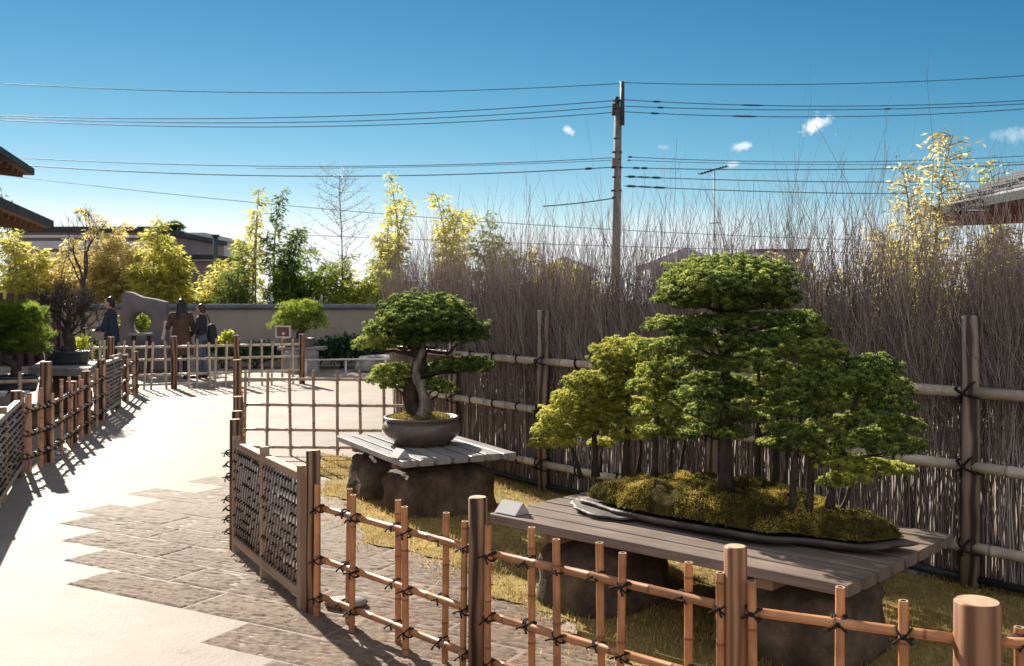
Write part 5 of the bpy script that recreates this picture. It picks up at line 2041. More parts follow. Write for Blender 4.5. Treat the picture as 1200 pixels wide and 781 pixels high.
def fuse(b, name, mat, parent, xf, voxel=.014, it=4):
    """melt overlapping closed shapes into one continuous skin"""
    b.v = [xf @ v for v in b.v]
    o = b.build(name + '_raw', mat, origin=(0, 0, 0))
    md = o.modifiers.new('r', 'REMESH')
    md.mode = 'VOXEL'
    md.voxel_size = voxel
    md.use_smooth_shade = True
    ms = o.modifiers.new('s', 'SMOOTH')
    ms.iterations = it
    ms.factor = .5
    dg = bpy.context.evaluated_depsgraph_get()
    me = bpy.data.meshes.new_from_object(o.evaluated_get(dg))
    me.name = name
    bpy.data.objects.remove(o)
    og = parent_origin(parent)
    me.transform(Matrix.Translation(-og))
    if not me.materials:
        me.materials.append(mat)
    return link(name, me, parent)


def hand(b, w, d, s=1.0, curl=.5):
    """palm and five bent fingers from the wrist w along d"""
    w, d = Vector(w), Vector(d).normalized()
    sd_ = d.cross(Vector((0, 0, 1)))
    if sd_.length < .1:
        sd_ = Vector((0, 1, 0))
    sd_.normalize()
    dn = sd_.cross(d)
    pm = w + d * .045 * s
    capsule(b, w, w + d * .075 * s, .024 * s, .030 * s, n=10)
    for i, (o, L) in enumerate(((-.028, .062), (-.0095, .074), (.0095, .070), (.027, .054))):
        r_ = w + d * .080 * s + sd_ * o * s
        k1 = r_ + (d * math.cos(curl * .6) + dn * math.sin(curl * .6)) * L * .5 * s
        k2 = k1 + (d * math.cos(curl * 1.8) + dn * math.sin(curl * 1.8)) * L * .5 * s
        capsule(b, r_, k1, .0095 * s, .0088 * s, n=7)
        capsule(b, k1, k2, .0088 * s, .0078 * s, n=7)
    t0 = w + d * .03 * s - sd_ * .024 * s
    t1_ = t0 + (d * .7 - sd_ * .6 + dn * .2) * .038 * s
    capsule(b, t0, t1_, .012 * s, .0105 * s, n=7)
    capsule(b, t1_, t1_ + (d * .9 + dn * .3) * .028 * s, .0105 * s, .009 * s, n=7)


def person(label, base, yaw, Ht, coat, coat_hem, coat_flare, trouser, hairmat, hair_len, arms, head_yaw=0.0, lean=0.0, shoe=M['shoe'], stride=.05, collar=None):
    """x right, y forward, z up in body space; arms: ((elbow, wrist, hand dir) left, right)"""
    root = thing('person', label, 'person', base)
    k = Ht / 1.65
    xf = Matrix.Translation(Vector(base)) @ Matrix.Rotation(yaw, 4, 'Z') @ Matrix.Scale(k, 4)
    hz = 1.53
    hd = Vector((0, .02 + lean * .9, hz))
    Rh = Matrix.Rotation(head_yaw, 3, 'Z')
    sh = [Vector((-.175, lean * .75, 1.34)), Vector((.175, lean * .75, 1.34))]
    hips = [Vector((-.085, 0, .86)), Vector((.085, 0, .86))]
    knees = [Vector((-.09, stride * .7 + .02, .47)), Vector((.09, -stride * .5 + .02, .47))]
    ank = [Vector((-.095, stride, .08)), Vector((.095, -stride, .08))]
    b = MB()
    b.ball(hd, .1, sc=(.76, .90, 1.12), nu=18, nv=14)
    H_ = lambda x, y, z: hd + Rh @ Vector((x, y, z))
    b.ball(H_(0, .035, -.055), .06, sc=(.85, .8, .8), nu=12, nv=10)             # jaw
    capsule(b, H_(0, .088, .012), H_(0, .103, -.018), .010, .014, n=8)           # nose
    for s_ in (-1, 1):
        b.ball(H_(s_ * .077, -.005, -.008), .022, sc=(.4, .8, 1.2), nu=8, nv=6)  # ears
        b.ball(H_(s_ * .03, .080, .028), .016, sc=(1.3, .6, .6), nu=8, nv=6)     # brow
    b.ball(H_(0, .088, -.052), .014, sc=(1.5, .6, .7), nu=8, nv=6)               # lips
    capsule(b, hd + Vector((0, -.015, -.08)), Vector((0, lean * .75, 1.36)), .052, .058, n=12)
    capsule(b, (0, lean * .7, 1.30), (0, lean * .2, 1.0), .12, .105, n=14, sx=1.25)
    capsule(b, (0, lean * .2, 1.0), (0, 0, .88), .11, .13, n=14, sx=1.2)
    for i in (0, 1):
        el, wr_, hdir = (Vector(v) for v in arms[i])
        capsule(b, sh[i], el, .045, .036, n=10)
        capsule(b, el, wr_, .036, .025, n=10)
        hand(b, wr_, hdir)
        capsule(b, hips[i], knees[i], .075, .052, n=12)
        capsule(b, knees[i], ank[i], .05, .036, n=12)
        capsule(b, ank[i] + Vector((0, -.03, -.045)), ank[i] + Vector((0, .12, -.052)), .035, .028, n=10)
    body = fuse(b, 'body', M['skin'], root, xf, voxel=.0095)
    # eyes
    for s_ in (-1, 1):
        e = MB()
        e.ball(xf @ H_(s_ * .030, .083, .012), .0085 * k, nu=8, nv=6)
        e.build('eye', M['hair_black'], root)
    # trousers
    b = MB()
    capsule(b, (0, 0, .98), (0, 0, .86), .135, .15, n=14, sx=1.15)
    for i in (0, 1):
        capsule(b, hips[i] + Vector((0, 0, .03)), knees[i], .098, .074, n=12)
        capsule(b, knees[i], ank[i] + Vector((0, 0, .02)), .073, .064, n=12)
    fuse(b, 'trousers', trouser, root, xf, voxel=.014)
    for i in (0, 1):
        b = MB()
        a_ = ank[i]
        capsule(b, a_ + Vector((0, -.035, -.038)), a_ + Vector((0, .15, -.046)), .047, .038, n=10)
        capsule(b, a_ + Vector((0, -.01, .06)), a_ + Vector((0, -.01, -.02)), .05, .05, n=10)
        b.v = [Vector((v.x, v.y, max(v.z, .004))) for v in b.v]
        fuse(b, 'shoe', shoe, root, xf, voxel=.012, it=2)
    # coat
    b = MB()
    capsule(b, (0, lean * .72, 1.30), (0, lean * .3, 1.08), .122, .118, n=16, sx=1.36)
    zz = 1.08
    while zz > coat_hem + .02:
        z2 = max(zz - .10, coat_hem)
        f0 = .120 + coat_flare * (1.08 - zz)
        f1 = .120 + coat_flare * (1.08 - z2)
        o = len(b.v)
        b.tube([(0, 0, zz + .05), (0, 0, z2)], [f0, f1], n=18)
        for i in range(o, len(b.v)):
            b.v[i].x *= 1.24
        zz = z2
    for i in (0, 1):
        el, wr_, hdir = (Vector(v) for v in arms[i])
        capsule(b, sh[i] + Vector((0, 0, -.015)), el, .064, .054, n=12)
        o = len(b.v)
        capsule(b, el, wr_ + (el - wr_).normalized() * .035, .054, .041, n=12)
    capsule(b, hd + Vector((0, -.015, -.135)), Vector((0, lean * .75, 1.355)), .060, .078, n=14)
    fuse(b, 'coat', coat, root, xf, voxel=.015)
    # hair
    b = MB()
    b.ball(hd + Rh @ Vector((0, -.022, .024)), .104, sc=(.80, .90, 1.05), nu=18, nv=14)
    if hair_len > 0:
        for x in (-.055, -.02, .02, .055):
            capsule(b, hd + Rh @ Vector((x, -.06, .02)), hd + Rh @ Vector((x * 1.5, -.085, -.06 - hair_len)), .05, .045, n=10)
        for s_ in (-1, 1):
            capsule(b, hd + Rh @ Vector((s_ * .07, -.02, .02)), hd + Rh @ Vector((s_ * .085, -.01, -.05 - hair_len * .8)), .036, .030, n=10)
    else:
        for s_ in (-1, 1):
            b.ball(hd + Rh @ Vector((s_ * .062, -.03, -.01)), .045, sc=(.6, 1, 1.2), nu=10, nv=8)
        b.ball(hd + Rh @ Vector((0, -.07, -.03)), .06, sc=(1.1, .7, 1.1), nu=12, nv=8)
    # keep the face free: push hair in front of the brow back
    for i, v in enumerate(b.v):
        l = Rh.inverted() @ (v - hd)
        if l.y > .062 and l.z < .055:
            l.y = .062 - (l.y - .062) * .3
            b.v[i] = hd + Rh @ l
    fuse(b, 'hair', hairmat, root, xf, voxel=.011, it=3)
    return root, xf


dv = F * H / (444 - YH)
LEFT = R(90)                      # body turned so that it faces image left
pm = G(131, 444.5)
man, xm_ = person('dark haired visitor in a navy jacket standing alone by the pierced stone slab', pm, LEFT + R(8), 1.66, M['navy'], .74, .10, M['blackcloth'], M['hair_black'], 0,
                  (((-.24, .10, 1.08), (-.14, .27, .98), (.5, .8, -.1)), ((.25, .06, 1.06), (.13, .25, .96), (-.4, .9, -.1))), lean=.03, head_yaw=R(4))
b = MB()
for i in range(13):
    t = i / 12
    ang = math.pi * (t * 1.0)
    b.v = b.v
pts = [xm_ @ Vector(q) for q in ((-.10, .02, 1.46), (-.02, -.15, 1.34), (.10, -.178, 1.16), (.20, -.10, 1.0), (.235, .02, .90))]
b.tube(pts, .013, n=6)
b.build('bag_strap', M['leather'], man)
pw_ = G(212, 444.5)
w1, xw1 = person('long haired visitor seen from behind in a long brown coat', pw_, R(28), 1.62, M['browncoat'], .50, .16, M['blackcloth'], M['hair_black'], .20,
                 (((-.25, .06, 1.06), (-.20, .26, 1.10), (-.1, 1, .1)), ((.25, .0, 1.05), (.22, .12, .86), (.0, .6, -.8))), head_yaw=R(10))
pw2 = G(236, 443.5)
w2, xw2 = person('short haired visitor in a dark jacket and faded jeans facing the one in brown', pw2, LEFT + R(6), 1.52, M['blackcloth'], .78, .06, M['denim'], M['hair_brown'], 0,
                 (((-.23, .08, 1.08), (-.12, .24, 1.0), (.5, .8, 0)), ((.24, .05, 1.06), (.14, .24, .99), (-.5, .8, 0))), head_yaw=R(-4))
# bag on the back of the short haired visitor
b = MB()
capsule(b, (.03, -.22, 1.12), (.03, -.24, .88), .095, .115, n=12)
bagc = xw2 @ Vector((.03, -.23, 1.0))
b.v = [xw2 @ v for v in b.v]
bg_ = b.build('shoulder_bag', M['blackcloth'], origin=bagc)
tag(bg_, 'black bag hanging at the back of the short haired visitor', 'bag')
b = MB()
b.tube([xw2 @ Vector(q) for q in ((.03, -.18, 1.24), (.06, -.12, 1.40), (.10, .03, 1.42), (.12, .14, 1.30))], .014, n=6)
b.build('strap', M['blackcloth'], bg_)
# pale thing in the hand of the visitor in brown
hp = xw1 @ Vector((-.21, .36, 1.11))
b = MB()
b.beam(hp + Vector((-.07, 0, .03)), hp + Vector((.07, 0, .0)), .05, .10, bev=.012)
b.beam(hp + Vector((-.04, 0, -.02)), hp + Vector((-.10, 0, -.30)), .03, .06, bev=.01)
tag(b.build('folded_leaflet', M['sign_pale'], origin=hp), 'pale folded thing held in front of the visitor in brown', 'held item')

# ================================================================== TREES BEYOND THE WALL
def bamboo(label, px, ytop, d, wpx, mat, n_culm=4, density=1.0, droop=.35, base_z=0.0, bare=.25, leafL=.14, tint0=.5, group='bamboo beyond the wall', nod=.25, narrow=1.0, px_top=None):
    s_ = d / F
    top_z = H - (ytop - YH) * s_
    cx = (px - CX) * s_
    root = thing('bamboo', label, 'bamboo', (cx, d, base_z), group)
    cb = MB()
    LP, LD, LK = [], [], []
    for c in range(n_culm):
        w = wpx * s_
        hfrac = 1.0 if c == 0 else random.uniform(.62, .93)
        hgt = (top_z - base_z) * hfrac
        bx, by = cx + random.uniform(-.32, .32) * w, d + random.uniform(-.4, .4) * w
        lean = Vector((random.uniform(-.12, .12) * w, random.uniform(-.1, .1) * w, 0))
        if c == 0:
            bx = cx
            lean = Vector(((px_top - px) * s_ if px_top else random.uniform(-.1, .1) * w, 0, 0))
        nodd = Vector((random.choice((-1, 1)) * nod * w, random.uniform(-.2, .2) * w, 0))
        pts = []
        for i in range(11):
            t = i / 10
            pts.append(Vector((bx, by, base_z)) + lean * t + nodd * (t ** 4) + Vector((0, 0, hgt * (t - .04 * nod * t ** 5))))
        r0 = .030 + .004 * hgt
        cb.tube(pts, [r0 * (1 - .85 * i / 10) for i in range(11)], n=6)
        nb = int(26 * density)
        for q in range(nb):
            f_ = bare + (1 - bare) * ((q + random.random()) / nb)
            fi = f_ * 10
            i0 = min(int(fi), 9)
            p0 = pts[i0].lerp(pts[i0 + 1], fi - i0)
            for _ in range(2):
                an = random.uniform(0, 2 * math.pi)
                L = w * .5 * narrow * (1.15 - .85 * f_) * random.uniform(.6, 1.15) + .12
                dx = Vector((math.cos(an), math.sin(an) * .8, random.uniform(.35, .9))).normalized()
                seg = []
                for u in range(5):
                    t = u / 4
                    seg.append(p0 + dx * (L * t) - Vector((0, 0, droop * L * t * t)))
                cb.tube(seg, [.007, .006, .005, .004, .003], n=3, cap=False)
                m = max(7, int(L * 34 * density))
                tt = random.gauss(tint0, .12)
                for _2 in range(m):
                    t = random.uniform(.2, 1.0)
                    u = t * 4
                    j = min(int(u), 3)
                    q_ = seg[j].lerp(seg[j + 1], u - j)
                    LP.append((q_.x + random.gauss(0, .06), q_.y + random.gauss(0, .06), q_.z + random.gauss(0, .04)))
                    LD.append((dx.x + random.gauss(0, .5), dx.y + random.gauss(0, .5), random.gauss(-.35, .4)))
                    LK.append(tt)
    cb.build('culms', M['culm'], root)
    LP, LD, LK = np.array(LP), unit(np.array(LD)), np.array(LK)
    n = len(LP)
    V, Q = leaves_np(LP, LD, leafL * rng.uniform(.7, 1.35, n), leafL * .26 * rng.uniform(.8, 1.3, n))
    np_mesh('leaves', V, Q, mat, root, tint=np.repeat(np.clip(LK + rng.normal(0, .13, n), 0, 1), 4))
    return root


bamboo('yellow green bamboo clump at the left edge under the lower eave', 12, 272, 27, 62, M['bam_gold'], 6, 1.5, bare=.2)
bamboo('tan bamboo with an arching tip behind the dark forked trunk', 118, 240, 27.5, 60, M['bam_tan'], 6, 1.4, nod=.5, bare=.25)
bamboo('low tan bamboo behind the bare potted tree', 75, 282, 28, 60, M['bam_tan'], 6, 1.5, bare=.2)
bamboo('tan and gold bamboo between the arching bamboo and the pierced slab', 150, 278, 27.8, 60, M['bam_tan'], 6, 1.5, bare=.15, tint0=.42)
bamboo('bushy yellow green bamboo directly behind the pierced stone slab', 188, 262, 27, 66, M['bam_gold'], 7, 1.7, bare=.15, tint0=.45, px_top=186)
bamboo('low pale bamboo behind the two visitors', 243, 320, 27, 48, M['bam_gold'], 5, 1.4, bare=.1)
bamboo('slender yellow bamboo with an upright tip, left of the dark green bamboo', 292, 222, 27.5, 46, M['bam_gold'], 4, 1.3, narrow=.6, px_top=300, nod=.1)
bamboo('dark green drooping bamboo taller than its neighbours', 325, 222, 27, 46, M['bam_green'], 3, 1.7, droop=.7, bare=.2, px_top=316, nod=.3, narrow=.62)
bamboo('mid green bushy bamboo above the far pine bonsai', 368, 288, 27.5, 62, M['bam_lime'], 6, 1.4, bare=.1, tint0=.32)
bamboo('dark green low bamboo behind the slender yellow bamboo', 278, 285, 26.5, 34, M['bam_green'], 4, 1.3, bare=.1, tint0=.6)
bamboo('bright lime bamboo bush near the end of the court wall', 436, 306, 26.8, 52, M['bam_lime'], 6, 1.6, bare=.1, tint0=.62)
bamboo('tall yellow bamboo with a hooked tip left of the brushwood fence', 466, 204, 27.5, 50, M['bam_gold'], 4, 1.3, bare=.3, px_top=474, nod=.35, narrow=.7)
bamboo('yellow bamboo rising over the left end of the brushwood fence', 524, 228, 28, 56, M['bam_gold'], 4, 1.4, bare=.3, nod=.3)
bamboo('dull green bamboo rising over the brushwood fence beside the yellow one', 585, 250, 28, 62, M['bam_green'], 5, 1.2, bare=.3, tint0=.75)
bamboo('mid green bamboo bush left of the far pine bonsai top', 342, 292, 27.2, 46, M['bam_lime'], 5, 1.3, bare=.08, tint0=.36)
bamboo('olive bamboo bush at the foot of the feathery bare tree', 396, 298, 27.0, 46, M['bam_lime'], 5, 1.3, bare=.08, tint0=.45)
bamboo('pale gold bamboo bush behind the short haired visitor', 262, 303, 27.6, 44, M['bam_gold'], 5, 1.3, bare=.08)
bamboo('yellow bamboo bush between olive and lime bushes above the wall', 418, 312, 27.9, 40, M['bam_gold'], 5, 1.3, bare=.08, tint0=.45)
bamboo('tall thin yellow bamboo between bare tree and hooked bamboo', 448, 236, 28.2, 34, M['bam_gold'], 3, 1.2, bare=.3, narrow=.6)
bg2 = 'bamboo behind the brushwood fence'
bamboo('golden bamboo towering over the fence left of the right hand roof', 1086, 160, 13.5, 90, M['bam_tan'], 3, 1.5, bare=.35, leafL=.09, group=bg2, px_top=1078, nod=.25)
bamboo('golden bamboo tip standing just over the right hand roof ridge', 1172, 190, 17, 60, M['bam_gold'], 3, 1.2, bare=.4, leafL=.10, group=bg2)
for (px, yt, w, mk, lab) in ((1010, 285, 80, 'bam_tan', 'golden bamboo seen through the twigs left of the large fence post'), (1080, 262, 90, 'bam_gold', 'yellow bamboo seen through the twigs above the large fence post'),
                             (1150, 268, 90, 'bam_gold', 'yellow green bamboo seen through the twigs under the right hand roof'), (950, 300, 80, 'bam_tan', 'golden bamboo seen through the twigs right of the tall forest crown'),
                             (1200, 270, 80, 'bam_tan', 'golden bamboo seen through the twigs at the right edge'), (676, 305, 60, 'bam_gold', 'yellow bamboo seen through the twigs left of the utility pole'),
                             (640, 290, 60, 'bam_tan', 'tan bamboo seen through the twigs far left of the utility pole')):
    bamboo(lab, px, yt, 12.5 if px > 800 else 24, w, M[mk], 5, 1.3, bare=.12, leafL=.09 if px > 800 else .13, group=bg2)

# feathery bare tree and dark forked trunk
d = 27.2
s_ = d / F
fx = P(398, 206, d)
bt2 = thing('bare_tree', 'feathery bare tree with upswept twigs standing against the sky', 'tree', (fx.x, d, 0))
b = MB()
base = Vector((fx.x + .1, d, 0))
tops = Vector((fx.x, d, fx.z))
branch_tube(b, base, tops, .032, .008, n=6, k=10, wob=.02)
b.build('trunk', M['darkbark'], bt2)
b = MB()
for i in range(34):
    t = .38 + .62 * i / 34
    p = base.lerp(tops, t)
    an = i * 2.2
    L = (1.15 - .85 * t) * 1.7
    e = p + Vector((math.cos(an) * L, math.sin(an) * L * .5, L * .55))
    pts = branch_tube(b, p, e, .008, .004, n=3, k=5, wob=.05, sag=.06)
    for q in pts[1:]:
        for _ in range(3):
            branch_tube(b, q, q + Vector((random.gauss(0, .2), random.gauss(0, .2), random.uniform(.02, .3))), .004, .002, n=3, k=2, wob=.1)
b.build('branches', M['twig_plain'], bt2)
d = 23.0
tb_ = P(97, 352, d)
tk = thing('bare_tree', 'dark forked bare trunk rising behind the bare potted tree', 'tree', (tb_.x, d, 0))
b = MB()
o = Vector((tb_.x, d, 0))
mid = P(97, 338, d)
branch_tube(b, o, mid, .06, .05, n=8, wob=.03)
for (px, py, r_) in ((86, 290, .036), (108, 280, .036), (80, 300, .024), (100, 282, .026), (101, 305, .03)):
    e = P(px, py, d + random.uniform(-.3, .3))
    branch_tube(b, mid, e, r_, r_ * .55, n=6, k=6, wob=.12)
b.build('trunk', M['darkbark'], tk)
b = MB()
for (px, py) in ((86, 290), (108, 280), (80, 300), (100, 282), (104, 290)):
    for q in range(2):
        ramify(b, P(px, py, d), Vector((random.gauss(0, .45), random.gauss(0, .3), 1)).normalized(), .36, .009, 2, .30, up=.25, shrink=.8)
b.build('branches', M['darkbark'], tk)
d = 62
tt_ = P(202, 264, d)
ct_ = thing('conifer', 'small dark round tree showing over the grey house', 'tree', (tt_.x, d, 0))
pl = [((tt_.x + random.uniform(-.4, .4), d + random.uniform(-.3, .3), tt_.z - .3 + random.uniform(-.4, .3)), .30, .30, .16, -.1) for _ in range(5)]
V, Q, T = pads_np(pl, .22, .22, .06, tufts=14, needles=4)
np_mesh('crown', V, Q, M['bam_green'], ct_, tint=T)
MB().tube([(tt_.x, d, 0), (tt_.x, d, tt_.z - .4)], [.16, .08], n=7).build('trunk', M['darkbark'], ct_)
for (px, py, dd_, lab) in ((12, 216, 30, 'leafy bamboo tip showing between the two eaves'),):
    bamboo(lab, px, py, dd_, 34, M['bam_green'], 2, .9, bare=.55, tint0=.5)

# ================================================================== BUILDINGS
# two-tiered hall on the left: only its eaves reach into the picture
hall = thing('hall', 'two tiered hall with dark eaves and brown soffits at the left edge', 'building', (-12.5, 13.5, 0))
def eave(tip, dirf, run, name, thick=.16, slope=.42, depth=3.2, up=.0):
    """hipped roof skirt with its right-hand eave running from tip towards the camera"""
    f = dirf.normalized()
    l = Vector((-abs(f.y), -abs(f.x) * 1.0, 0)).normalized()
    l = Vector((f.y, -f.x, 0))
    if l.x > 0:
        l = -l
    A, Bq = tip, tip + f * run
    C_ = tip + l * 9.0
    up1 = Vector((0, 0, depth * slope))
    Ai = tip + f * depth + l * depth + up1
    Bi = Bq + l * depth + up1
    Ci = C_ + f * depth + up1
    b = MB()
    t = Vector((0, 0, thick))
    b.poly([A, Bq, Bi, Ai])
    b.poly([C_, A, Ai, Ci])
    roof = b.build('roof', M['roof_dark'], hall)
    b = MB()
    b.beam(A - t * .5, Bq - t * .5, .06, thick)
    b.beam(A - t * .5 - f * .03, C_ - t * .5 - f * .03, .06, thick)
    b.build('fascia', M['roof_dark'], roof, origin=parent_origin(hall))
    b = MB()
    lo = Vector((0, 0, thick * 1.02))
    i1 = f * depth + l * depth + Vector((0, 0, .28))
    b.poly([A - lo, tip + i1 - lo, Bq + l * depth + Vector((0, 0, .28)) - lo, Bq - lo])
    b.poly([A - lo, C_ - lo, C_ + f * depth + Vector((0, 0, .28)) - lo, tip + i1 - lo])
    # exposed rafters
    n = int(run / .45)
    for i in range(n):
        q = A + f * (.3 + i * .45)
        b.beam(q - lo - Vector((0, 0, .04)) + l * .12, q + l * (depth * .9) + Vector((0, 0, .24)) - lo, .07, .08)
    b.build('soffit', M['soffit'], roof, origin=parent_origin(hall))
    return f, l


f1, l1 = eave(P(61, 259, 18), Vector((.27, -.96, 0)), 13, 'lower', thick=.13)
f2, l2 = eave(P(38.5, 198, 19), Vector((.27, -.96, 0)), 13, 'upper', thick=.12)
tipw = P(61, 259, 18)
w0 = Vector((tipw.x, tipw.y, 0)) + f1 * 1.6 + l1 * 1.9
wpts = [w0, w0 + f1 * 10, w0 + f1 * 10 + l1 * 7, w0 + l1 * 7]
b = MB()
b.prism([(q.x, q.y) for q in reversed(wpts)], 0, 5.2)
b.build('wall', M['house_brown'], hall)
for k in range(6):
    q = w0 + f1 * (k * 1.9) - l1 * .06
    MB().beam((q.x, q.y, 0), (q.x, q.y, 3.1), .16, .16, up=(0, 1, 0)).build('pillar', M['soffit'], hall)

# right-hand roof beyond the brushwood fence
pav = thing('pavilion', 'pavilion roof of pale ribbed metal with a rust brown underside on the right', 'building', (9, 13.5, 0))
A = P(1083, 246, 14)
Bq = P(1200, 222, 14 * 106 / 130.0)
f3 = (Vector((Bq.x, Bq.y, 0)) - Vector((A.x, A.y, 0))).normalized()
A.z = Bq.z = (A.z + Bq.z) / 2
Bq = A + f3 * 7
r3 = Vector((-f3.y, f3.x, 0))
if r3.x < 0:
    r3 = -r3
C3 = A + r3 * 8
dep, slp = 3.4, .48
upv = Vector((0, 0, dep * slp))
Ai, Bi, Ci = A + f3 * dep + r3 * dep + upv, Bq + r3 * dep + upv, C3 + f3 * dep + upv
b = MB()
b.poly([Bq, A, Ai, Bi])
b.poly([A, C3, Ci, Ai])
roof = b.build('roof', M['roof_light'], pav)
b = MB()
for i in range(1, 25):                               # stepped seams
    t = i / 24.5
    p0, p1 = A.lerp(Ai, t), Bq.lerp(Bi, t)
    b.beam(p0 + Vector((0, 0, .012)), p1 + Vector((0, 0, .012)), .06, .03)
b.build('seams', M['roof_rib'], roof, origin=parent_origin(pav))
b = MB()
b.beam(A - Vector((0, 0, .06)), Bq - Vector((0, 0, .06)), .06, .10)
b.beam(A - Vector((0, 0, .06)), C3 - Vector((0, 0, .06)), .06, .10)
b.build('gutter', M['roof_dark'], roof, origin=parent_origin(pav))
b = MB()
lo = Vector((0, 0, .16))
i1 = f3 * dep + r3 * dep + Vector((0, 0, .15))
b.poly([A - lo, Bq - lo, Bq + r3 * dep + Vector((0, 0, .15)) - lo, A + i1 - lo])
b.poly([A - lo, A + i1 - lo, C3 + f3 * dep + Vector((0, 0, .15)) - lo, C3 - lo])
for i in range(15):
    q = A + f3 * (.25 + i * .45)
    b.beam(q - lo - Vector((0, 0, .05)) + r3 * .1, q + r3 * (dep * .9) + Vector((0, 0, .08)) - lo, .07, .09)
b.build('soffit', M['rust'], roof, origin=parent_origin(pav))
wq = [A + f3 * 1.2 + r3 * 1.3, A + f3 * 1.2 + r3 * 6, A + f3 * 6 + r3 * 6, A + f3 * 6 + r3 * 1.3]
ar = sum(wq[i].x * wq[(i + 1) % 4].y - wq[(i + 1) % 4].x * wq[i].y for i in range(4))
b = MB()
b.prism([(q.x, q.y) for q in (wq if ar > 0 else wq[::-1])], 0, A.z - .05)
b.build('wall', M['house_brown'], pav)


def house(label, x0, x1, ytop, d, deep, wall, windows=(), roof='flat', name='house', roofmat=None, base=0.0, bands=()):
    s_ = d / F
    X0, X1 = (x0 - CX) * s_, (x1 - CX) * s_
    zt = H - (ytop - YH) * s_
    root = thing(name, label, 'building', ((X0 + X1) / 2, d + deep / 2, 0))
    zw = zt - (.25 if roof == 'flat' else (X1 - X0) * .22)
    b = MB()
    b.prism([(X0, d), (X1, d), (X1, d + deep), (X0, d + deep)], -.2, zw)
    b.build('wall', wall, root)
    b = MB()
    if roof == 'flat':
        b.prism([(X0 - .2, d - .2), (X1 + .2, d - .2), (X1 + .2, d + deep), (X0 - .2, d + deep)], zw + .003, zt)
    else:
        xm = (X0 + X1) / 2
        for (ya_, yb_) in ((d - .4, d + deep + .4),):
            v = [Vector((X0 - .4, ya_, zw - .08)), Vector((X1 + .4, ya_, zw - .08)), Vector((xm, ya_, zt)), Vector((X0 - .4, yb_, zw - .08)), Vector((X1 + .4, yb_, zw - .08)), Vector((xm, yb_, zt))]
            o = len(b.v)
            b.v += v
            for f_ in ([0, 1, 2], [5, 4, 3], [1, 4, 5, 2], [0, 2, 5, 3], [0, 3, 4, 1]):
                b.face([o + i for i in f_], [(v[i].x, v[i].y) for i in f_])
    b.build('roof', roofmat or M['roof_dark'], root)
    for (wx, wy, ww, wh) in windows:
        cx, cz = (wx - CX) * s_, H - (wy - YH) * s_
        fr = MB()
        fr.beam((cx - ww * s_ / 2, d - .03, cz), (cx + ww * s_ / 2, d - .03, cz), .08, wh * s_)
        w_ = fr.build('window', M['steel'], root)
        MB().beam((cx - ww * s_ / 2 + .06, d - .085, cz), (cx + ww * s_ / 2 - .06, d - .085, cz), .03, wh * s_ - .12).build('pane', M['glass'], w_)
    for (yb0, yb1, mt) in bands:
        za, zb_ = H - (yb0 - YH) * s_, H - (yb1 - YH) * s_
        MB().beam((X0 - .1, d - .1, (za + zb_) / 2), (X1 + .1, d - .1, (za + zb_) / 2), .16, za - zb_).build('band', mt, root)
    return root


house('long low brown building with pale bands behind the tan bamboo', 22, 178, 266, 48, 12, M['house_brown'], windows=((60, 314, 24, 14), (120, 314, 24, 14), (165, 314, 20, 14)),
      bands=((276, 279, M['house_white']), (283, 292, M['house_grey']), (297, 301, M['steel']), (327, 331, M['house_white'])))
house('grey house with two narrow windows beside the green post', 206, 237, 273, 60, 9, M['house_grey'], windows=((219.5, 291, 5, 10), (231.5, 292, 3.5, 8)), roofmat=M['house_grey'])
house('low dark building in front of the grey house', 221, 250, 299, 52, 6, M['house_brown'], bands=((302, 306, M['house_grey']),))
house('distant pale hipped roof right of the utility pole', 764, 842, 290, 80, 10, M['house_hazed'], roof='gable', roofmat=M['house_hazed'])
house('distant flat roofed building behind the twigs right of the forest crown', 886, 945, 292, 85, 10, M['house_hazed'], windows=((905, 297, 8, 5), (924, 297, 8, 5)))
house('distant house with a haze-paled gable left of the utility pole', 628, 696, 301, 75, 10, M['house_hazed'], roof='gable', roofmat=M['house_hazed'])
gp = P(252.5, 278, 50)
g_ = thing('street_post', 'short dark green post standing by the low dark building', 'post', (gp.x, 50, 0))
MB().tube([(gp.x, 50, -.1), (gp.x, 50, gp.z)], .12, n=10).build('shaft', M['greenpole'], g_)
MB().tube([(gp.x, 50, gp.z), (gp.x, 50, gp.z + .12)], [.2, .2], n=10).build('cap', M['greenpole'], g_)
# television aerial on the distant roof
ad = 80.5
ax = P(837, 197, ad)
an_ = thing('aerial', 'television aerial on a thin mast right of the utility pole', 'aerial', (ax.x, ad, 0))
MB().tube([(ax.x, ad, 0), (ax.x, ad, ax.z)], .05, n=6).build('mast', M['iron'], an_)
b = MB()
b.tube([P(821, 204, ad - 1), P(852, 195, ad + 1)], .06, n=5)
for i in range(10):
    t = i / 9
    q = P(821, 204, ad - 1).lerp(P(852, 195, ad + 1), t)
    h_ = .55 if i < 7 else .85
    b.tube([q + Vector((-.3, -h_, -.05)), q + Vector((.3, h_, .05))], .04, n=4)
b.build('antenna', M['iron'], an_)
b = MB()
b.tube([P(831, 262, ad), P(845, 261, ad)], .05, n=5)
b.build('lower_bar', M['steel'], an_)

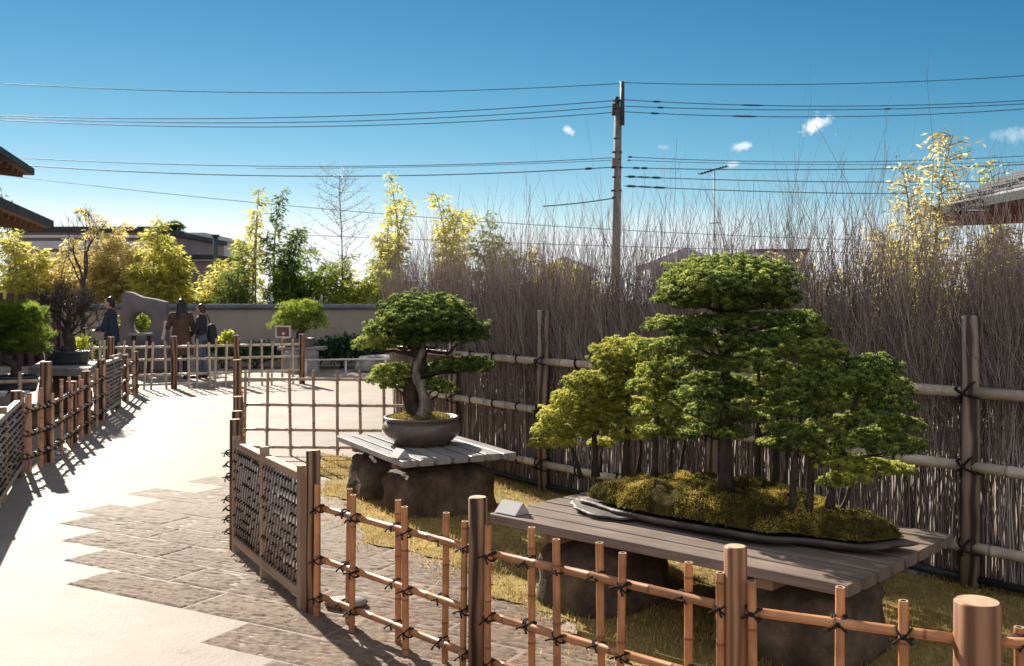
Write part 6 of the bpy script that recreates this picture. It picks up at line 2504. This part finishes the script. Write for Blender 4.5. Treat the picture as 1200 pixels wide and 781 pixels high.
# ================================================================== UTILITY POLE AND WIRES
ud = 36.0
us = ud / F
up_ = thing('utility_pole', 'tall weathered utility pole with crossarms rising behind the brushwood fence', 'pole', (P(722, 300, ud).x, ud, 0))
ptop, pbot = P(724.5, 126, ud), P(721.5, 330, ud)
dirp = (ptop - pbot).normalized()
bot = pbot - dirp * (pbot.z / dirp.z)
MB().tube([bot, bot.lerp(ptop, .5), ptop], [.175, .155, .13], n=14).build('shaft', M['pole'], up_)
b = MB()
b.tube([P(729.3, 96, ud - .2), P(729.5, 147, ud - .2)], .075, n=8)
b.build('extension', M['iron'], up_)
MB().tube([P(723, 116, ud), P(724, 140, ud)], .10, n=8).build('top_bracket', M['pole'], up_)
for (px, py) in ((723, 117), (720, 125), (719.5, 132)):
    b = MB()
    q = P(px, py, ud - .25)
    b.lathe([(0, -.12), (.10, -.10), (.06, -.04), (.11, 0), (.06, .05), (.09, .09), (0, .12)], q, n=10)
    b.build('insulator', M['iron'], up_)
for (py, w) in ((119, 4), (163, 3), (179, 4.5), (187, 4), (197, 5), (208, 4), (224, 5), (232, 4)):
    c = P(723.3 - (py - 120) * .012, py, ud)
    MB().tube([c + Vector((-w * us * 1.3, -.1, 0)), c + Vector((w * us * 1.3, -.1, 0))], .04, n=6).build('step', M['iron'], up_)
b = MB()
b.beam(P(720, 187, ud - .22), P(720, 195, ud - .22), .18, .2, up=(0, 1, 0))
b.build('junction_box', M['pole'], up_)


def wire(label, pts, r=.015, d=ud, group='wires on the utility pole', beads=()):
    """hanging wire through photo points (px, py); carried on well past the picture"""
    xs = [p[0] for p in pts]
    cf = np.polyfit(xs, [p[1] for p in pts], min(2, len(pts) - 1))
    x0, x1 = pts[0][0], pts[-1][0]
    if x0 <= 0:
        x0 = -900
    if x1 >= 1200:
        x1 = 2100
    P_ = []
    n = 60
    for i in range(n + 1):
        x = x0 + (x1 - x0) * i / n
        y = np.polyval(cf, x)
        P_.append(P(x, y, d))
    root = MB()
    root.tube(P_, r, n=5)
    o = tag(root.build('power_line', M['wire'], origin=P_[0]), label, 'wire', group)
    for (a, e, k) in beads:
        m = MB()
        m.tube([P(x, np.polyval(cf, x), d) for x in np.linspace(a, e, 5)], [r * 1.5, r * k, r * k, r * k, r * 1.5], n=6)
        w_ = m.build('sleeve', M['wire'], o)
    return o


wire('topmost single wire running left from the pole extension', [(0, 98), (350, 109), (728, 98)], r=.014)
wire('uppermost of the three bunched wires left of the pole', [(0, 136), (330, 138), (720, 118)])
wire('middle of the three bunched wires left of the pole', [(0, 138), (310, 144), (719, 125)])
wire('lowest of the three bunched wires left of the pole', [(0, 141), (270, 149), (718, 132)])
wire('thin upper wire of the lower pair left of the pole', [(0, 184), (420, 195), (720, 185)], r=.013)
wire('thin wire just under the upper one of the lower pair left of the pole', [(300, 197.5), (520, 195), (720, 188)], r=.010)
wire('lower dark wire with a sleeve left of the pole', [(0, 192), (300, 206), (720, 196)], r=.018, beads=((685, 694, 2.6),))
wire('short service wire sloping down to the left from the pole', [(636, 242), (680, 238), (719, 232.5)], r=.022)
wire('topmost single wire running right from the pole extension', [(730, 97), (950, 99), (1200, 89)], r=.014)
wire('uppermost of the three bunched wires right of the pole', [(728, 117), (900, 124), (1200, 118)], beads=((765, 774, 2.6), (868, 894, 2.0)))
wire('middle of the three bunched wires right of the pole', [(728, 124.5), (950, 129), (1200, 122)], beads=((770, 778, 2.4), (1036, 1044, 2.2)))
wire('lowest of the three bunched wires right of the pole', [(728, 131), (900, 137), (1200, 128)], beads=((762, 772, 2.4), (858, 886, 2.2)))
wire('thin upper wire of the lower set right of the pole', [(735, 184), (960, 190), (1200, 183)], r=.013, beads=((736, 741, 2.8),))
wire('thin second wire of the lower set right of the pole', [(735, 188), (960, 193), (1200, 190)], r=.010, beads=((735, 739, 2.8),))
wire('third wire of the lower set right of the pole with dark sleeves', [(724, 196.5), (960, 199), (1200, 193)], r=.016, beads=((741, 750, 2.6), (751, 759, 2.8)))
wire('fourth wire of the lower set right of the pole with beaded sleeves', [(732, 207), (950, 213), (1200, 212)], r=.016, beads=((735, 745, 3.0), (746, 762, 2.2), (763, 775, 2.8)))
wire('lowest wire of the lower set right of the pole with beaded sleeves', [(731, 218), (950, 226), (1200, 226)], r=.016, beads=((734, 746, 3.0), (747, 764, 2.2), (765, 780, 2.8)))
g3 = 'thin wires low behind the twigs'
wire('thin far wire crossing low behind the twigs and the pole', [(0, 205), (600, 262), (1200, 285)], r=.018, d=60, group=g3)
wire('thin far wire crossing just above the distant roofs', [(340, 275), (800, 291), (1200, 300)], r=.02, d=64, group=g3)
